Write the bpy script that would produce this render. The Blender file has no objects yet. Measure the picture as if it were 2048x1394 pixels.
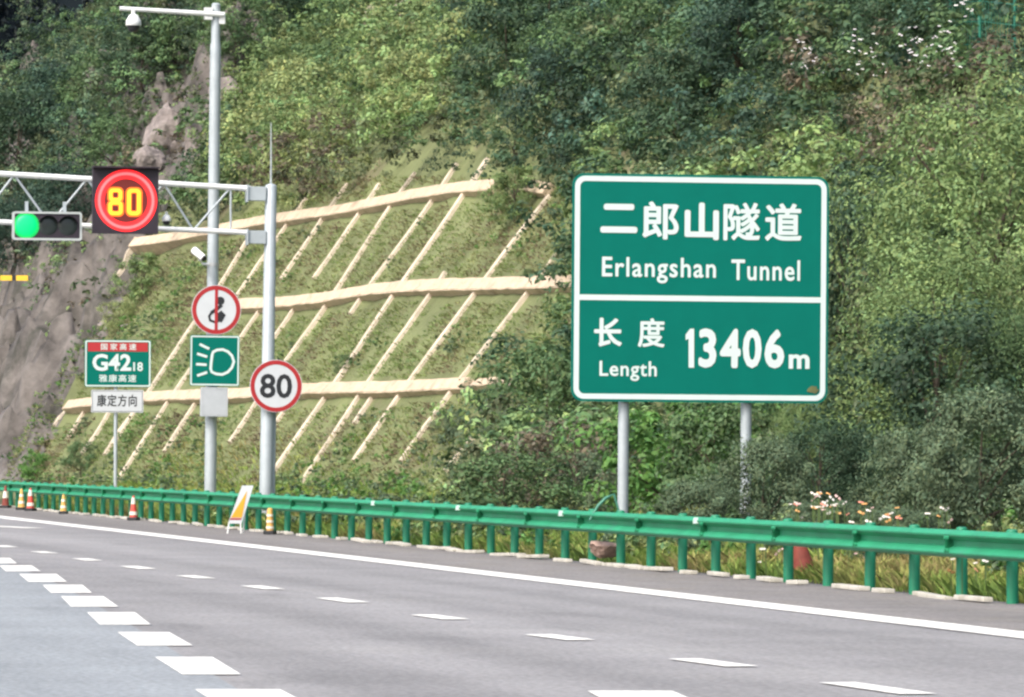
import bpy, bmesh, math, random
import numpy as np
from mathutils import Vector, Matrix

# ------------------------------------------------------------------ camera
F, HOR, CAMH = 12500.0, 908.0, 1.4          # focal length in photo pixels, horizon row, eye height
SC = bpy.context.scene
cd = bpy.data.cameras.new("camera"); cam = bpy.data.objects.new("camera", cd)
SC.collection.objects.link(cam); SC.camera = cam
cam.location = (0, 0, CAMH); cam.rotation_euler = (math.radians(90), 0, 0)
cd.sensor_width = 36; cd.lens = 36 * F / 2048
cd.shift_y = (HOR - 697) / 2048
cd.clip_start = 0.5; cd.clip_end = 5000
# ------------------------------------------------------------------ world, sun, exposure
SUN_DIR = Vector((-0.42, -0.50, 0.76)).normalized()
W = bpy.data.worlds.new("World"); SC.world = W; W.use_nodes = True
wn = W.node_tree.nodes; sky = wn.new("ShaderNodeTexSky"); sky.sky_type = 'NISHITA'
sky.sun_disc = False; sky.sun_elevation = math.asin(SUN_DIR.z)
sky.sun_rotation = math.atan2(SUN_DIR.x, SUN_DIR.y); sky.dust_density = 5.0; sky.air_density = 1.2; sky.ozone_density = 1.0
W.node_tree.links.new(sky.outputs[0], wn["Background"].inputs[0]); wn["Background"].inputs[1].default_value = 0.15
sl = bpy.data.lights.new("sun", 'SUN'); sl.energy = 1.5; sl.angle = math.radians(16); sl.color = (1, .975, .93)
so = bpy.data.objects.new("sun", sl); SC.collection.objects.link(so)
so.rotation_euler = SUN_DIR.to_track_quat('Z', 'Y').to_euler()
SC.view_settings.view_transform = 'Standard'; SC.view_settings.look = 'None'
SC.view_settings.exposure = 1.0; SC.view_settings.gamma = 1
SC.cycles.max_bounces = 6; SC.cycles.transparent_max_bounces = 4
SC.cycles.filter_width = 2.5

RNG = np.random.default_rng(7); random.seed(7)
COL = SC.collection

# ------------------------------------------------------------------ materials
def mat(name, base, rough=.6, metal=0., var=0., scale=4., emit=None, spec=.4, bump=0., bscale=40., attr=None, trans=0., dirt=None):
    m = bpy.data.materials.new(name); m.use_nodes = True
    nt = m.node_tree; N = nt.nodes; b = N["Principled BSDF"]; L = nt.links
    b.inputs["Base Color"].default_value = (*base, 1); b.inputs["Roughness"].default_value = rough
    b.inputs["Metallic"].default_value = metal; b.inputs["Specular IOR Level"].default_value = spec
    col = None
    if attr:
        a = N.new("ShaderNodeAttribute"); a.attribute_name = attr; col = a.outputs[0]
    if var or bump or dirt:
        tc = N.new("ShaderNodeTexCoord")
    if var:
        nz = N.new("ShaderNodeTexNoise"); nz.inputs["Scale"].default_value = scale; nz.inputs["Detail"].default_value = 6
        nz.inputs["Roughness"].default_value = .65
        L.new(tc.outputs["Object"], nz.inputs["Vector"])
        mr = N.new("ShaderNodeMapRange"); mr.inputs[1].default_value = .3; mr.inputs[2].default_value = .7
        mr.inputs[3].default_value = 1 - var; mr.inputs[4].default_value = 1 + var
        L.new(nz.outputs[0], mr.inputs[0])
        mx = N.new("ShaderNodeMix"); mx.data_type = 'RGBA'; mx.blend_type = 'MULTIPLY'; mx.inputs[0].default_value = 1
        mx.inputs[6].default_value = (*base, 1)
        if col: L.new(col, mx.inputs[6])
        L.new(mr.outputs[0], mx.inputs[7]); col = mx.outputs[2]
    if dirt:
        nd = N.new("ShaderNodeTexNoise"); nd.inputs["Scale"].default_value = dirt[1]; nd.inputs["Detail"].default_value = 8
        nd.inputs["Roughness"].default_value = .7
        L.new(tc.outputs["Object"], nd.inputs["Vector"])
        r = N.new("ShaderNodeMapRange"); r.inputs[1].default_value = dirt[2]; r.inputs[2].default_value = dirt[2] + .14
        r.inputs[4].default_value = dirt[3]; L.new(nd.outputs[0], r.inputs[0])
        m2 = N.new("ShaderNodeMix"); m2.data_type = 'RGBA'; m2.inputs[6].default_value = (*base, 1)
        m2.inputs[7].default_value = (*dirt[0], 1)
        if col: L.new(col, m2.inputs[6])
        L.new(r.outputs[0], m2.inputs[0]); col = m2.outputs[2]
    if col: L.new(col, b.inputs["Base Color"])
    if bump:
        n2 = N.new("ShaderNodeTexNoise"); n2.inputs["Scale"].default_value = bscale; n2.inputs["Detail"].default_value = 6
        L.new(tc.outputs["Object"], n2.inputs["Vector"])
        bp = N.new("ShaderNodeBump"); bp.inputs["Strength"].default_value = bump; bp.inputs["Distance"].default_value = .1
        L.new(n2.outputs[0], bp.inputs["Height"]); L.new(bp.outputs[0], b.inputs["Normal"])
    if emit:
        b.inputs["Emission Color"].default_value = (*emit[0], 1); b.inputs["Emission Strength"].default_value = emit[1]
    if trans:
        t = N.new("ShaderNodeBsdfTranslucent"); ms = N.new("ShaderNodeMixShader"); ms.inputs[0].default_value = trans
        if col: L.new(col, t.inputs[0])
        else: t.inputs[0].default_value = (*base, 1)
        L.new(b.outputs[0], ms.inputs[1]); L.new(t.outputs[0], ms.inputs[2]); L.new(ms.outputs[0], N["Material Output"].inputs[0])
    return m

M = dict(
    asphalt=mat("asphalt", (.218, .214, .216), .85, var=.12, scale=.5, bump=.25, bscale=30, spec=.3, dirt=((.25, .245, .24), .35, .52, .5)),
    asphalt_veil=mat("asphalt_veil_tint", (.225, .243, .256), .85, var=.10, scale=.5, bump=.25, bscale=30, spec=.3),
    shoulder=mat("asphalt_shoulder", (.178, .168, .164), .9, var=.15, scale=1.2, bump=.3, bscale=25, spec=.25, dirt=((.17, .155, .13), .9, .5, .6)),
    paint=mat("road_paint", (.66, .65, .61), .7, var=.1, scale=3, dirt=((.34, .33, .32), 5, .57, .8)),
    soil=mat("soil_ground", (.12, .105, .06), .95, var=.35, scale=.8),
    slope=mat("grassy_soil", (.130, .150, .062), .95, var=.35, scale=.45, bump=.5, bscale=4, dirt=((.165, .128, .09), .30, .55, .85)),
    litter=mat("leaf_litter_soil", (.062, .066, .034), .95, var=.4, scale=.6, bump=.5, bscale=4, dirt=((.10, .08, .055), .4, .58, .7)),
    rib=mat("lit_rib_concrete", (.56, .48, .38), .9, var=.18, scale=2.5, dirt=((.30, .25, .18), 1.2, .56, .7)),  # same concrete as the beams, its lit look painted in as a paler colour
    rock=mat("rock", (.105, .095, .088), .92, var=.6, scale=.9, bump=1., bscale=1.8, dirt=((.034, .036, .028), .5, .50, .9)),
    rockpale=mat("pale_rock", (.24, .21, .20), .92, var=.5, scale=1.8, bump=1., bscale=3, dirt=((.11, .10, .085), 1.1, .5, .9)),
    lattice=mat("tan_concrete", (.48, .385, .28), .9, var=.2, scale=2.5, bump=.35, bscale=12, dirt=((.27, .20, .14), 1.3, .54, .8)),
    steel=mat("galvanised_steel", (.40, .45, .48), .5, metal=.25, var=.1, scale=2.5, dirt=((.27, .31, .34), 1.6, .56, .6)),
    steel_white=mat("white_painted_steel", (.68, .70, .70), .5, var=.06, scale=3, dirt=((.45, .45, .44), 2, .6, .6)),
    rail=mat("green_rail_paint", (.016, .235, .112), .58, var=.16, scale=1.6, dirt=((.05, .22, .15), 2.4, .55, .6)),
    railpost=mat("green_post_paint", (.012, .20, .105), .5, var=.15, scale=2.5, dirt=((.06, .16, .09), 3, .55, .6)),
    kerb=mat("pale_kerb", (.48, .46, .41), .9, var=.2, scale=3, dirt=((.33, .31, .25), 2.2, .5, .8)),
    signgreen=mat("sign_green", (.0, .140, .108), .55, var=.05, scale=2.5, spec=.12),
    signwhite=mat("sign_white", (.58, .68, .66), .6, var=.03, scale=3),
    plate=mat("white_plate", (.54, .57, .60), .5, var=.05, scale=3),
    greyplate=mat("grey_plate", (.42, .45, .48), .55, var=.07, scale=4),
    alu=mat("aluminium", (.45, .47, .48), .5, metal=.5, var=.1),
    red=mat("sign_red", (.36, .022, .026), .5, var=.08),
    redband=mat("header_red", (.40, .03, .035), .5, var=.06),
    black=mat("black_paint", (.02, .022, .026), .5),
    ledblack=mat("led_housing", (.026, .020, .030), .6, var=.1),
    ledred=mat("led_red", (.5, .02, .02), .5, emit=((1, .012, .016), 1.0)),
    ledpink=mat("led_bright_red", (.5, .1, .1), .5, emit=((1, .10, .11), 1.0)),
    ledorange=mat("led_orange", (.5, .1, .02), .5, emit=((1, .15, .005), .62)),
    ledglow=mat("led_red_glow", (.05, .012, .012), .6, emit=((.5, .02, .01), .16)),
    ledamber=mat("led_amber", (.5, .3, .02), .5, emit=((1, .36, .022), .95)),
    lampgreen=mat("lamp_green", (.0, .4, .1), .4, emit=((.0, .86, .16), .62)),
    lampglow=mat("lamp_green_rim", (.0, .3, .08), .4, emit=((.0, .50, .06), .38)),
    lampoff=mat("unlit_lens", (.03, .04, .04), .3),
    frame=mat("pale_frame", (.42, .46, .46), .5, var=.05),
    conered=mat("cone_red", (.52, .07, .05), .6, var=.15, scale=6),
    coneyellow=mat("cone_yellow", (.62, .36, .10), .6, var=.15, scale=6),
    conepale=mat("cone_band", (.68, .64, .56), .6, var=.1, scale=6),
    pinkstone=mat("pink_stone", (.34, .24, .20), .9, var=.3, scale=3, bump=.5, bscale=8, dirt=((.2, .15, .13), 3, .55, .7)),
    orange=mat("triangle_orange", (.66, .34, .03), .6, var=.08),
    yellow=mat("bar_yellow", (.75, .48, .04), .6, var=.08),
    rustred=mat("faded_red", (.20, .045, .032), .7, var=.25, scale=6),
    teal=mat("teal_plastic", (.05, .20, .14), .5, var=.15),
    bark=mat("bark", (.075, .060, .045), .95, var=.3, scale=6),
    leaf=mat("leaves", (.1, .1, .1), .6, attr="tint", trans=.3, spec=.25),
    grass=mat("grass_blades", (.1, .1, .1), .75, attr="tint", trans=.35, spec=.2),
    petal=mat("petals", (.5, .5, .5), .7, attr="tint", trans=.15),
    fencegreen=mat("fence_green", (.02, .17, .12), .5, var=.1),
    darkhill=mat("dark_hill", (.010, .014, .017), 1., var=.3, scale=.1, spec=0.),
)

def wear(m, ang, amount=.16):
    """tyre-track streaks along the road, fine aggregate and a few darker stains"""
    nt = m.node_tree; N = nt.nodes; L = nt.links; b = N["Principled BSDF"]; src = b.inputs["Base Color"].links[0].from_socket
    g = N.new("ShaderNodeNewGeometry")
    def chain(loc_scale, rot, lo, hi, v0, v1, det):
        nonlocal src
        mp = N.new("ShaderNodeMapping"); mp.vector_type = 'TEXTURE'; mp.inputs["Rotation"].default_value = (0, 0, rot)
        mp.inputs["Scale"].default_value = loc_scale; L.new(g.outputs["Position"], mp.inputs[0])
        nz = N.new("ShaderNodeTexNoise"); nz.inputs["Scale"].default_value = 1; nz.inputs["Detail"].default_value = det; L.new(mp.outputs[0], nz.inputs["Vector"])
        mr = N.new("ShaderNodeMapRange"); mr.inputs[1].default_value = lo; mr.inputs[2].default_value = hi; mr.inputs[3].default_value = v0; mr.inputs[4].default_value = v1
        L.new(nz.outputs[0], mr.inputs[0]); mx = N.new("ShaderNodeMix"); mx.data_type = 'RGBA'; mx.blend_type = 'MULTIPLY'; mx.inputs[0].default_value = 1
        L.new(src, mx.inputs[6]); L.new(mr.outputs[0], mx.inputs[7]); src = mx.outputs[2]
    chain((60, 1.1, 1), ang, .35, .65, 1 - amount, 1 + amount * .7, 4)
    chain((.12, .05, 1), ang, .3, .7, .80, 1.2, 3)
    chain((5, .7, 1), ang, .60, .72, 1, .84, 5)
    L.new(src, b.inputs["Base Color"])
wear(M['asphalt'], math.radians(99.6)); wear(M['asphalt_veil'], math.radians(99.6), .08); wear(M['shoulder'], math.radians(99.6)); wear(M['paint'], math.radians(99.6), .1)

# ------------------------------------------------------------------ object helpers
def tag(o, label=None, cat=None, group=None, kind=None):
    if label: o["label"] = label
    if cat: o["category"] = cat
    if group: o["group"] = group
    if kind: o["kind"] = kind
    return o

def empty(name, loc, rz=0., lean=0.):
    o = bpy.data.objects.new(name, None); COL.objects.link(o)
    o.empty_display_size = .2; o.location = loc; o.rotation_euler = (0, lean, rz)
    return o

def link_mesh(name, me, material, parent=None):
    o = bpy.data.objects.new(name, me); COL.objects.link(o)
    if material: me.materials.clear(); me.materials.append(material)
    if parent: o.parent = parent
    return o

def copy_tree(o, parent=None):
    c = o.copy(); COL.objects.link(c)
    if parent: c.parent = parent
    for ch in list(o.children): copy_tree(ch, c)
    return c

def np_mesh(name, v, f, tint=None, smooth=False):
    """v (n,3), f (m,k) numpy -> mesh; tint per face colours"""
    me = bpy.data.meshes.new(name); k = f.shape[1]
    me.vertices.add(len(v)); me.vertices.foreach_set("co", np.ascontiguousarray(v, dtype=np.float32).ravel())
    me.loops.add(f.size); me.loops.foreach_set("vertex_index", f.astype(np.int32).ravel())
    me.polygons.add(len(f)); me.polygons.foreach_set("loop_start", np.arange(0, f.size, k, dtype=np.int32))
    me.polygons.foreach_set("loop_total", np.full(len(f), k, dtype=np.int32))
    if smooth: me.polygons.foreach_set("use_smooth", np.ones(len(f), dtype=bool))
    me.update(calc_edges=True)
    if tint is not None:
        a = me.attributes.new("tint", 'FLOAT_COLOR', 'FACE')
        c = np.ones((len(f), 4), dtype=np.float32); c[:, :3] = tint
        a.data.foreach_set("color", c.ravel())
    return me

class MB:
    def __init__(s): s.bm = bmesh.new()
    def box(s, c, size, rot=None, bevel=0.):
        r = bmesh.ops.create_cube(s.bm, size=1); vs = r['verts']
        mt = Matrix.Translation(c) @ (rot.to_4x4() if rot else Matrix()) @ Matrix.Diagonal((*size, 1))
        bmesh.ops.transform(s.bm, matrix=mt, verts=vs)
        if bevel:
            es = list({e for v in vs for e in v.link_edges})
            bmesh.ops.bevel(s.bm, geom=es, offset=bevel, segments=2, affect='EDGES', profile=.7)
        return s
    def tube(s, p0, p1, r0, r1=None, n=14, cap=True):
        p0, p1 = Vector(p0), Vector(p1); r1 = r0 if r1 is None else r1; d = p1 - p0
        q = d.to_track_quat('Z', 'Y').to_matrix().to_4x4()
        bmesh.ops.create_cone(s.bm, cap_ends=cap, segments=n, radius1=r0, radius2=r1, depth=d.length,
                              matrix=Matrix.Translation((p0 + p1) / 2) @ q)
        return s
    def path(s, pts, radii, n=8):
        pts = [Vector(p) for p in pts]; rings = []
        for i, p in enumerate(pts):
            d = (pts[min(i + 1, len(pts) - 1)] - pts[max(i - 1, 0)]).normalized()
            a = d.orthogonal().normalized(); b = d.cross(a)
            rings.append([s.bm.verts.new(p + (a * math.cos(2 * math.pi * k / n) + b * math.sin(2 * math.pi * k / n)) * radii[i]) for k in range(n)])
        for r0, r1 in zip(rings, rings[1:]):
            # match ring start to limit twist
            off = min(range(n), key=lambda o: (r0[0].co - r1[o].co).length)
            for k in range(n):
                s.bm.faces.new((r0[k], r0[(k + 1) % n], r1[(k + 1 + off) % n], r1[(k + off) % n]))
        s.bm.faces.new(rings[0][::-1]); s.bm.faces.new(rings[-1])
        return s
    def lathe(s, prof, n=24, c=(0, 0, 0)):
        rings = [[s.bm.verts.new((c[0] + r * math.cos(2 * math.pi * k / n), c[1] + r * math.sin(2 * math.pi * k / n), c[2] + z)) for k in range(n)] for r, z in prof]
        for r0, r1 in zip(rings, rings[1:]):
            for k in range(n): s.bm.faces.new((r0[k], r0[(k + 1) % n], r1[(k + 1) % n], r1[k]))
        s.bm.faces.new(rings[0][::-1]); s.bm.faces.new(rings[-1])
        return s
    def prism(s, outline, y0, y1):
        """closed outline [(x,z)] extruded from y0 (front) to y1"""
        a = [s.bm.verts.new((x, y0, z)) for x, z in outline]; b = [s.bm.verts.new((x, y1, z)) for x, z in outline]
        n = len(a); s.bm.faces.new(a); s.bm.faces.new(b[::-1])
        for k in range(n): s.bm.faces.new((a[k], b[k], b[(k + 1) % n], a[(k + 1) % n]))
        return s
    def band(s, outer, inner, y0, y1):
        """ring between two outlines of equal length"""
        n = len(outer)
        A = [[s.bm.verts.new((x, y, z)) for x, z in o] for o in (outer, inner) for y in (y0, y1)]
        of, ob, inf, inb = A
        for k in range(n):
            j = (k + 1) % n
            s.bm.faces.new((of[k], of[j], inf[j], inf[k])); s.bm.faces.new((ob[j], ob[k], inb[k], inb[j]))
            s.bm.faces.new((of[j], of[k], ob[k], ob[j])); s.bm.faces.new((inf[k], inf[j], inb[j], inb[k]))
        return s
    def stroke(s, pts, w, y0, y1, closed=False):
        """a flat drawn line of width w through (x,z) points"""
        P = [Vector(p) for p in pts]; n = len(P); Lf, Rt = [], []
        for i in range(n):
            a = P[(i - 1) % n] if (closed or i) else P[0]; b = P[(i + 1) % n] if (closed or i < n - 1) else P[-1]
            d = (b - a).normalized(); q = Vector((-d.y, d.x)) * w / 2
            Lf.append(P[i] + q); Rt.append(P[i] - q)
        if closed: s.band(Lf, Rt, y0, y1)
        else: s.prism(list(Lf) + list(reversed(Rt)), y0, y1)
        return s
    def build(s, name, material, parent=None, smooth=False):
        bmesh.ops.recalc_face_normals(s.bm, faces=s.bm.faces)
        me = bpy.data.meshes.new(name); s.bm.to_mesh(me); s.bm.free()
        if smooth:
            me.polygons.foreach_set("use_smooth", np.ones(len(me.polygons), dtype=bool))
            try: me.set_sharp_from_angle(angle=math.radians(40))
            except Exception: pass
        return link_mesh(name, me, material, parent)

def rrect(x0, x1, z0, z1, r, n=6):
    o = []
    for cx, cz, a in ((x1 - r, z1 - r, 0), (x0 + r, z1 - r, 90), (x0 + r, z0 + r, 180), (x1 - r, z0 + r, 270)):
        for k in range(n + 1):
            t = math.radians(a + 90 * k / n); o.append((cx + r * math.cos(t), cz + r * math.sin(t)))
    return o
def circ(cx, cz, r, n=40, rz=None):
    return [(cx + r * math.cos(2 * math.pi * k / n), cz + (rz or r) * math.sin(2 * math.pi * k / n)) for k in range(n)]

def lettering(body, x0, x1, z0, z1, y, material, parent, bold=.0, spacing=1., name="lettering", heavy=0.):
    """writing fitted to a rectangle of the sign's face, facing -y"""
    cu = bpy.data.curves.new(name, 'FONT'); cu.body = body; cu.size = 1; cu.offset = bold; cu.space_character = spacing
    cu.resolution_u = 3; cu.fill_mode = 'FRONT'
    o = bpy.data.objects.new(name, cu); COL.objects.link(o)
    dg = bpy.context.evaluated_depsgraph_get(); dg.update()
    me = bpy.data.meshes.new_from_object(o.evaluated_get(dg))
    bpy.data.objects.remove(o); bpy.data.curves.remove(cu)
    n = len(me.vertices); co = np.zeros(n * 3, dtype=np.float32); me.vertices.foreach_get("co", co); co = co.reshape(-1, 3)
    if heavy:
        e = heavy; sh = [(-e, 0), (e, 0), (0, -e), (0, e), (-e * .7, e * .7), (e * .7, e * .7), (-e * .7, -e * .7), (e * .7, -e * .7)]
        f0 = [tuple(p.vertices) for p in me.polygons]; V, Fc = [], []
        for q, (dx, dy) in enumerate([(0, 0)] + sh):
            Fc += [tuple(i + q * n for i in t) for t in f0]; c = co.copy(); c[:, 0] += dx; c[:, 1] += dy; c[:, 2] = q * .00012; V.append(c)
        co = np.concatenate(V); bpy.data.meshes.remove(me); me = bpy.data.meshes.new(name); me.from_pydata(co.tolist(), [], Fc)
    else: co[:, 2] = 0
    mn, mx = co.min(0), co.max(0)
    out = np.zeros_like(co)
    out[:, 0] = x0 + (co[:, 0] - mn[0]) / (mx[0] - mn[0]) * (x1 - x0)
    out[:, 2] = z0 + (co[:, 1] - mn[1]) / (mx[1] - mn[1]) * (z1 - z0)
    out[:, 1] = y - co[:, 2]
    me.vertices.foreach_set("co", out.astype(np.float32).ravel()); me.update()
    me.name = name
    return link_mesh(name, me, material, parent)

# ------------------------------------------------------------------ image -> place
def G(px, py, z=0.):
    D = (CAMH - z) * F / (py - HOR)
    return Vector(((px - 1024) * D / F, D, z))
RA, RB = G(0, 1012), G(2048, 1210)                     # foot line of the guardrail posts
U = (RA - RB).normalized(); NR = Vector((U.y, -U.x, 0))  # along the road, and away from it towards the hill
YAW = math.atan2(NR.y, NR.x)
def rail(s, r=0., z=0.): p = RB + U * s + NR * r; return Vector((p.x, p.y, z))

# hill frame: toe line runs 15 degrees off the viewing axis
HA = math.radians(15); UH = np.array((-math.sin(HA), math.cos(HA))); NH = np.array((math.cos(HA), math.sin(HA)))
TOE = np.array((-5.05, 149.)); TOE_L = float(NH @ TOE)
def vnoise(x, y, seed=0):
    xi = np.floor(x).astype(np.int64); yi = np.floor(y).astype(np.int64); fx = x - xi; fy = y - yi
    fx = fx * fx * (3 - 2 * fx); fy = fy * fy * (3 - 2 * fy)
    def h(a, b):
        n = (a * 374761393 + b * 668265263 + seed * 1274126177) & 0xffffffff
        n = ((n ^ (n >> 13)) * 1274126177) & 0xffffffff
        return ((n ^ (n >> 16)) & 0xffff) / 65535.
    return (h(xi, yi) * (1 - fx) + h(xi + 1, yi) * fx) * (1 - fy) + (h(xi, yi + 1) * (1 - fx) + h(xi + 1, yi + 1) * fx) * fy - .5
def vcell(x, y, seed):
    """random value of the nearest jittered cell: flat angular blocks"""
    xi = np.floor(x); yi = np.floor(y); best = np.full(np.shape(x), 9e9); val = np.zeros(np.shape(x))
    def h(a, b, k):
        n = (a.astype(np.int64) * 374761393 + b.astype(np.int64) * 668265263 + (seed + k) * 1274126177) & 0xffffffff
        n = ((n ^ (n >> 13)) * 1274126177) & 0xffffffff
        return ((n ^ (n >> 16)) & 0xffff) / 65535.
    for i in (-1, 0, 1):
        for j in (-1, 0, 1):
            a, b = xi + i, yi + j; dx = x - a - h(a, b, 1); dy = y - b - h(a, b, 2); d = dx * dx + dy * dy
            k = d < best; best = np.where(k, d, best); val = np.where(k, h(a, b, 3) - .5 + dx * (h(a, b, 4) - .5) + dy * (h(a, b, 5) - .5), val)
    return val
def sst(x, a, b):
    k = np.clip((x - a) / (b - a), 0, 1); return k * k * (3 - 2 * k)
def st2xy(s, t): return s * UH[0] + t * NH[0] + TOE_L * NH[0], s * UH[1] + t * NH[1] + TOE_L * NH[1]
def xy2st(x, y): return x * UH[0] + y * UH[1], x * NH[0] + y * NH[1] - TOE_L
def rockmask(s, t): return sst(s - (180 + 1.9 * np.maximum(t, 0)), -1.5, 1.5)
def height(x, y):
    x = np.asarray(x, float); y = np.asarray(y, float)
    s, t = xy2st(x, y)
    r = (x - RB.x) * NR.x + (y - RB.y) * NR.y
    w = np.clip(r / np.maximum(r + np.maximum(-t, 0), .01), 0, 1)
    verge = np.where(r < .25, -.12, .6 * w + vnoise(x * .7, y * .7, 3) * .14 * np.clip(r, 0, 1))
    rm = rockmask(s, t)
    tc = 7.6 + rm * (2.0 + 3.6 * (1 - sst(s, 205, 245)))
    wild = np.maximum(sst(t, 7.6, 10), 1 - sst(s, 84, 96))
    z = .6 + 1.2 * np.clip(t, 0, None).clip(None, tc) + .75 * np.clip(t - tc, 0, None)
    z = z + (vnoise(s * .5, t * .5, 1) * .22 + vnoise(s * 1.7, t * 1.7, 2) * .08) * sst(t, 0, 1.5)
    z = z + (vnoise(s * .12, t * .15, 5) * 1.6 + vnoise(s * .35, t * .35, 6) * .7) * wild * sst(t, .5, 3)
    rg = (1 - 2 * np.abs(vnoise(s * .16 + t * .1, t * .22, 8))) * 1.3 + (1 - 2 * np.abs(vnoise(s * .45, t * .55, 9))) * .8 + vnoise(s * 1.3, t * 1.5, 10) * .6
    z = z + (rg - 1.2) * rm * sst(t, -.5, 2) * (1 - .5 * sst(t, tc, tc + 4))
    z = z + (vnoise(s * .9, t * 1.1, 11) * 1.5 + (.5 - np.abs(vnoise(s * 1.9, t * 2.3, 12)) * 2) * .3 + vcell(s * .3 + t * .2, t * .6, 90) * 1.5 + vcell(s * .9, t * 1.5 + s * .3, 91) * 1.0) * rm * sst(t, -.5, 1)
    z = z - np.clip(s - 262, 0, None) * .62
    return np.where(t > 0, z, verge)
def cast(px, py, n=1):
    """where the photo's line of sight meets the hillside"""
    D = np.arange(57, 420, .4); dx = (px - 1024) / F; dz = (HOR - py) / F
    g = CAMH + dz * D - height(dx * D, D)
    i = np.argmax(g < 0)
    if g[i] >= 0: return None
    a, b = D[max(i - 1, 0)], D[i]
    for _ in range(18):
        m = (a + b) / 2
        if CAMH + dz * m - float(height(dx * m, m)) < 0: b = m
        else: a = m
    return Vector((dx * b, b, CAMH + dz * b))
def project(x, y, z): return 1024 + F * x / y, HOR - F * (z - CAMH) / y
def inpoly(px, py, poly):
    ins = np.zeros(np.shape(px), bool); n = len(poly)
    for i in range(n):
        x0, y0 = poly[i]; x1, y1 = poly[(i + 1) % n]
        if y0 == y1: continue
        c = ((y0 > py) != (y1 > py)) & (px < (x1 - x0) * (py - y0) / (y1 - y0) + x0)
        ins ^= c
    return ins

# ------------------------------------------------------------------ ground, road, shoulder, kerb
def sheet(name, pts, material, z, parent=None):
    me = bpy.data.meshes.new(name); me.from_pydata([(p[0], p[1], z) for p in pts], [], [tuple(range(len(pts)))]); me.update()
    return link_mesh(name, me, material, parent)
tag(sheet("ground", [(-3000, -200), (3000, -200), (3000, 4500), (-3000, 4500)], M['soil'], -.16), kind='structure')
S0, S1 = -62., 230.
def rs(s, r): p = rail(s, r); return (p.x, p.y)
road = tag(sheet("road", [rs(S0, -26), rs(S0, -2.3), rs(S1, -2.3), rs(S1, -26)], M['asphalt'], 0.), kind='structure')
tag(sheet("shoulder", [rs(S0, -2.3), rs(S0, .12), rs(S1, .12), rs(S1, -2.3)], M['shoulder'], 0.), kind='structure')
# merge lane (left of the thick dashes), windscreen veil reflection painted in as a bluish tint
edge_px = [(-60, 1104), (0, 1122), (40, 1138), (90, 1157), (135, 1178), (180, 1204), (240, 1238), (310, 1279), (397, 1333), (490, 1388), (600, 1454)]
tag(sheet("merge_lane", [tuple(G(*p)[:2]) for p in edge_px] + [rs(-50, -24), rs(60, -24)], M['asphalt_veil'], .004), kind='structure')

def marking(name, quad, z=.008):
    o = sheet(name, [G(*q)[:2] for q in quad], M['paint'], z); o.parent = road; return o
def line_quad(a, b, w):
    d = (b - a).normalized(); q = Vector((d.y, -d.x, 0)) * w / 2
    return [tuple(p[:2]) for p in (a - q, a + q, b + q, b - q)]
# long edge line beside the shoulder
ea, eb = G(2048, 1272), G(0, 1034.5); ed = (eb - ea).normalized()
o = sheet("edge_line", line_quad(ea - ed * 22, eb + ed * 60, .46), M['paint'], .008, road)
# thin lane dashes: 2 m long every 6 m
la, lb = G(1420, 1326), G(90, 1105.5); ld = (lb - la).normalized()
for k, (x0, x1, y0, y1) in enumerate([(1645, 1865, 1362, 1395), (1347, 1505, 1316, 1338), (1060, 1177, 1268, 1284), (833, 925, 1229, 1242), (642, 728, 1195, 1208),
        (493, 557, 1171, 1181), (363, 420, 1151, 1159), (250, 302, 1132, 1140), (155, 194, 1117, 1123), (70, 107, 1103, 1108), (-5, 26, 1091, 1096)]):
    i = (x1 - x0) * .13; a, b = G(x0 + i, y0 + (y1 - y0) * .15), G(x1 - i, y1 - (y1 - y0) * .15)
    sheet("lane_dash", line_quad(b, a, .23), M['paint'], .008, road)
# second short edge stroke at far left
sheet("lane_line", line_quad(G(-120, 1048), G(72, 1057), .42), M['paint'], .008, road)
# thick dashes of the merge lane
for (x0, x1, y0, x2, x3, y1) in [(310, 425, 1316, 365, 482, 1351), (235, 338, 1266, 275, 386, 1293), (174, 270, 1226, 200, 302, 1251), (122, 207, 1194, 142, 237, 1215),
        (85, 165, 1171, 102, 184, 1187), (38, 113, 1149, 57, 134, 1165), (-2, 63, 1132, 12, 82, 1144), (-40, 20, 1117, -28, 34, 1128), (390, 560, 1381, 470, 660, 1432), (1175, 1345, 1384, 1260, 1450, 1430)]:
    marking("thick_dash", [(x2, y1), (x3, y1), (x1, y0), (x0, y0)])

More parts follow.
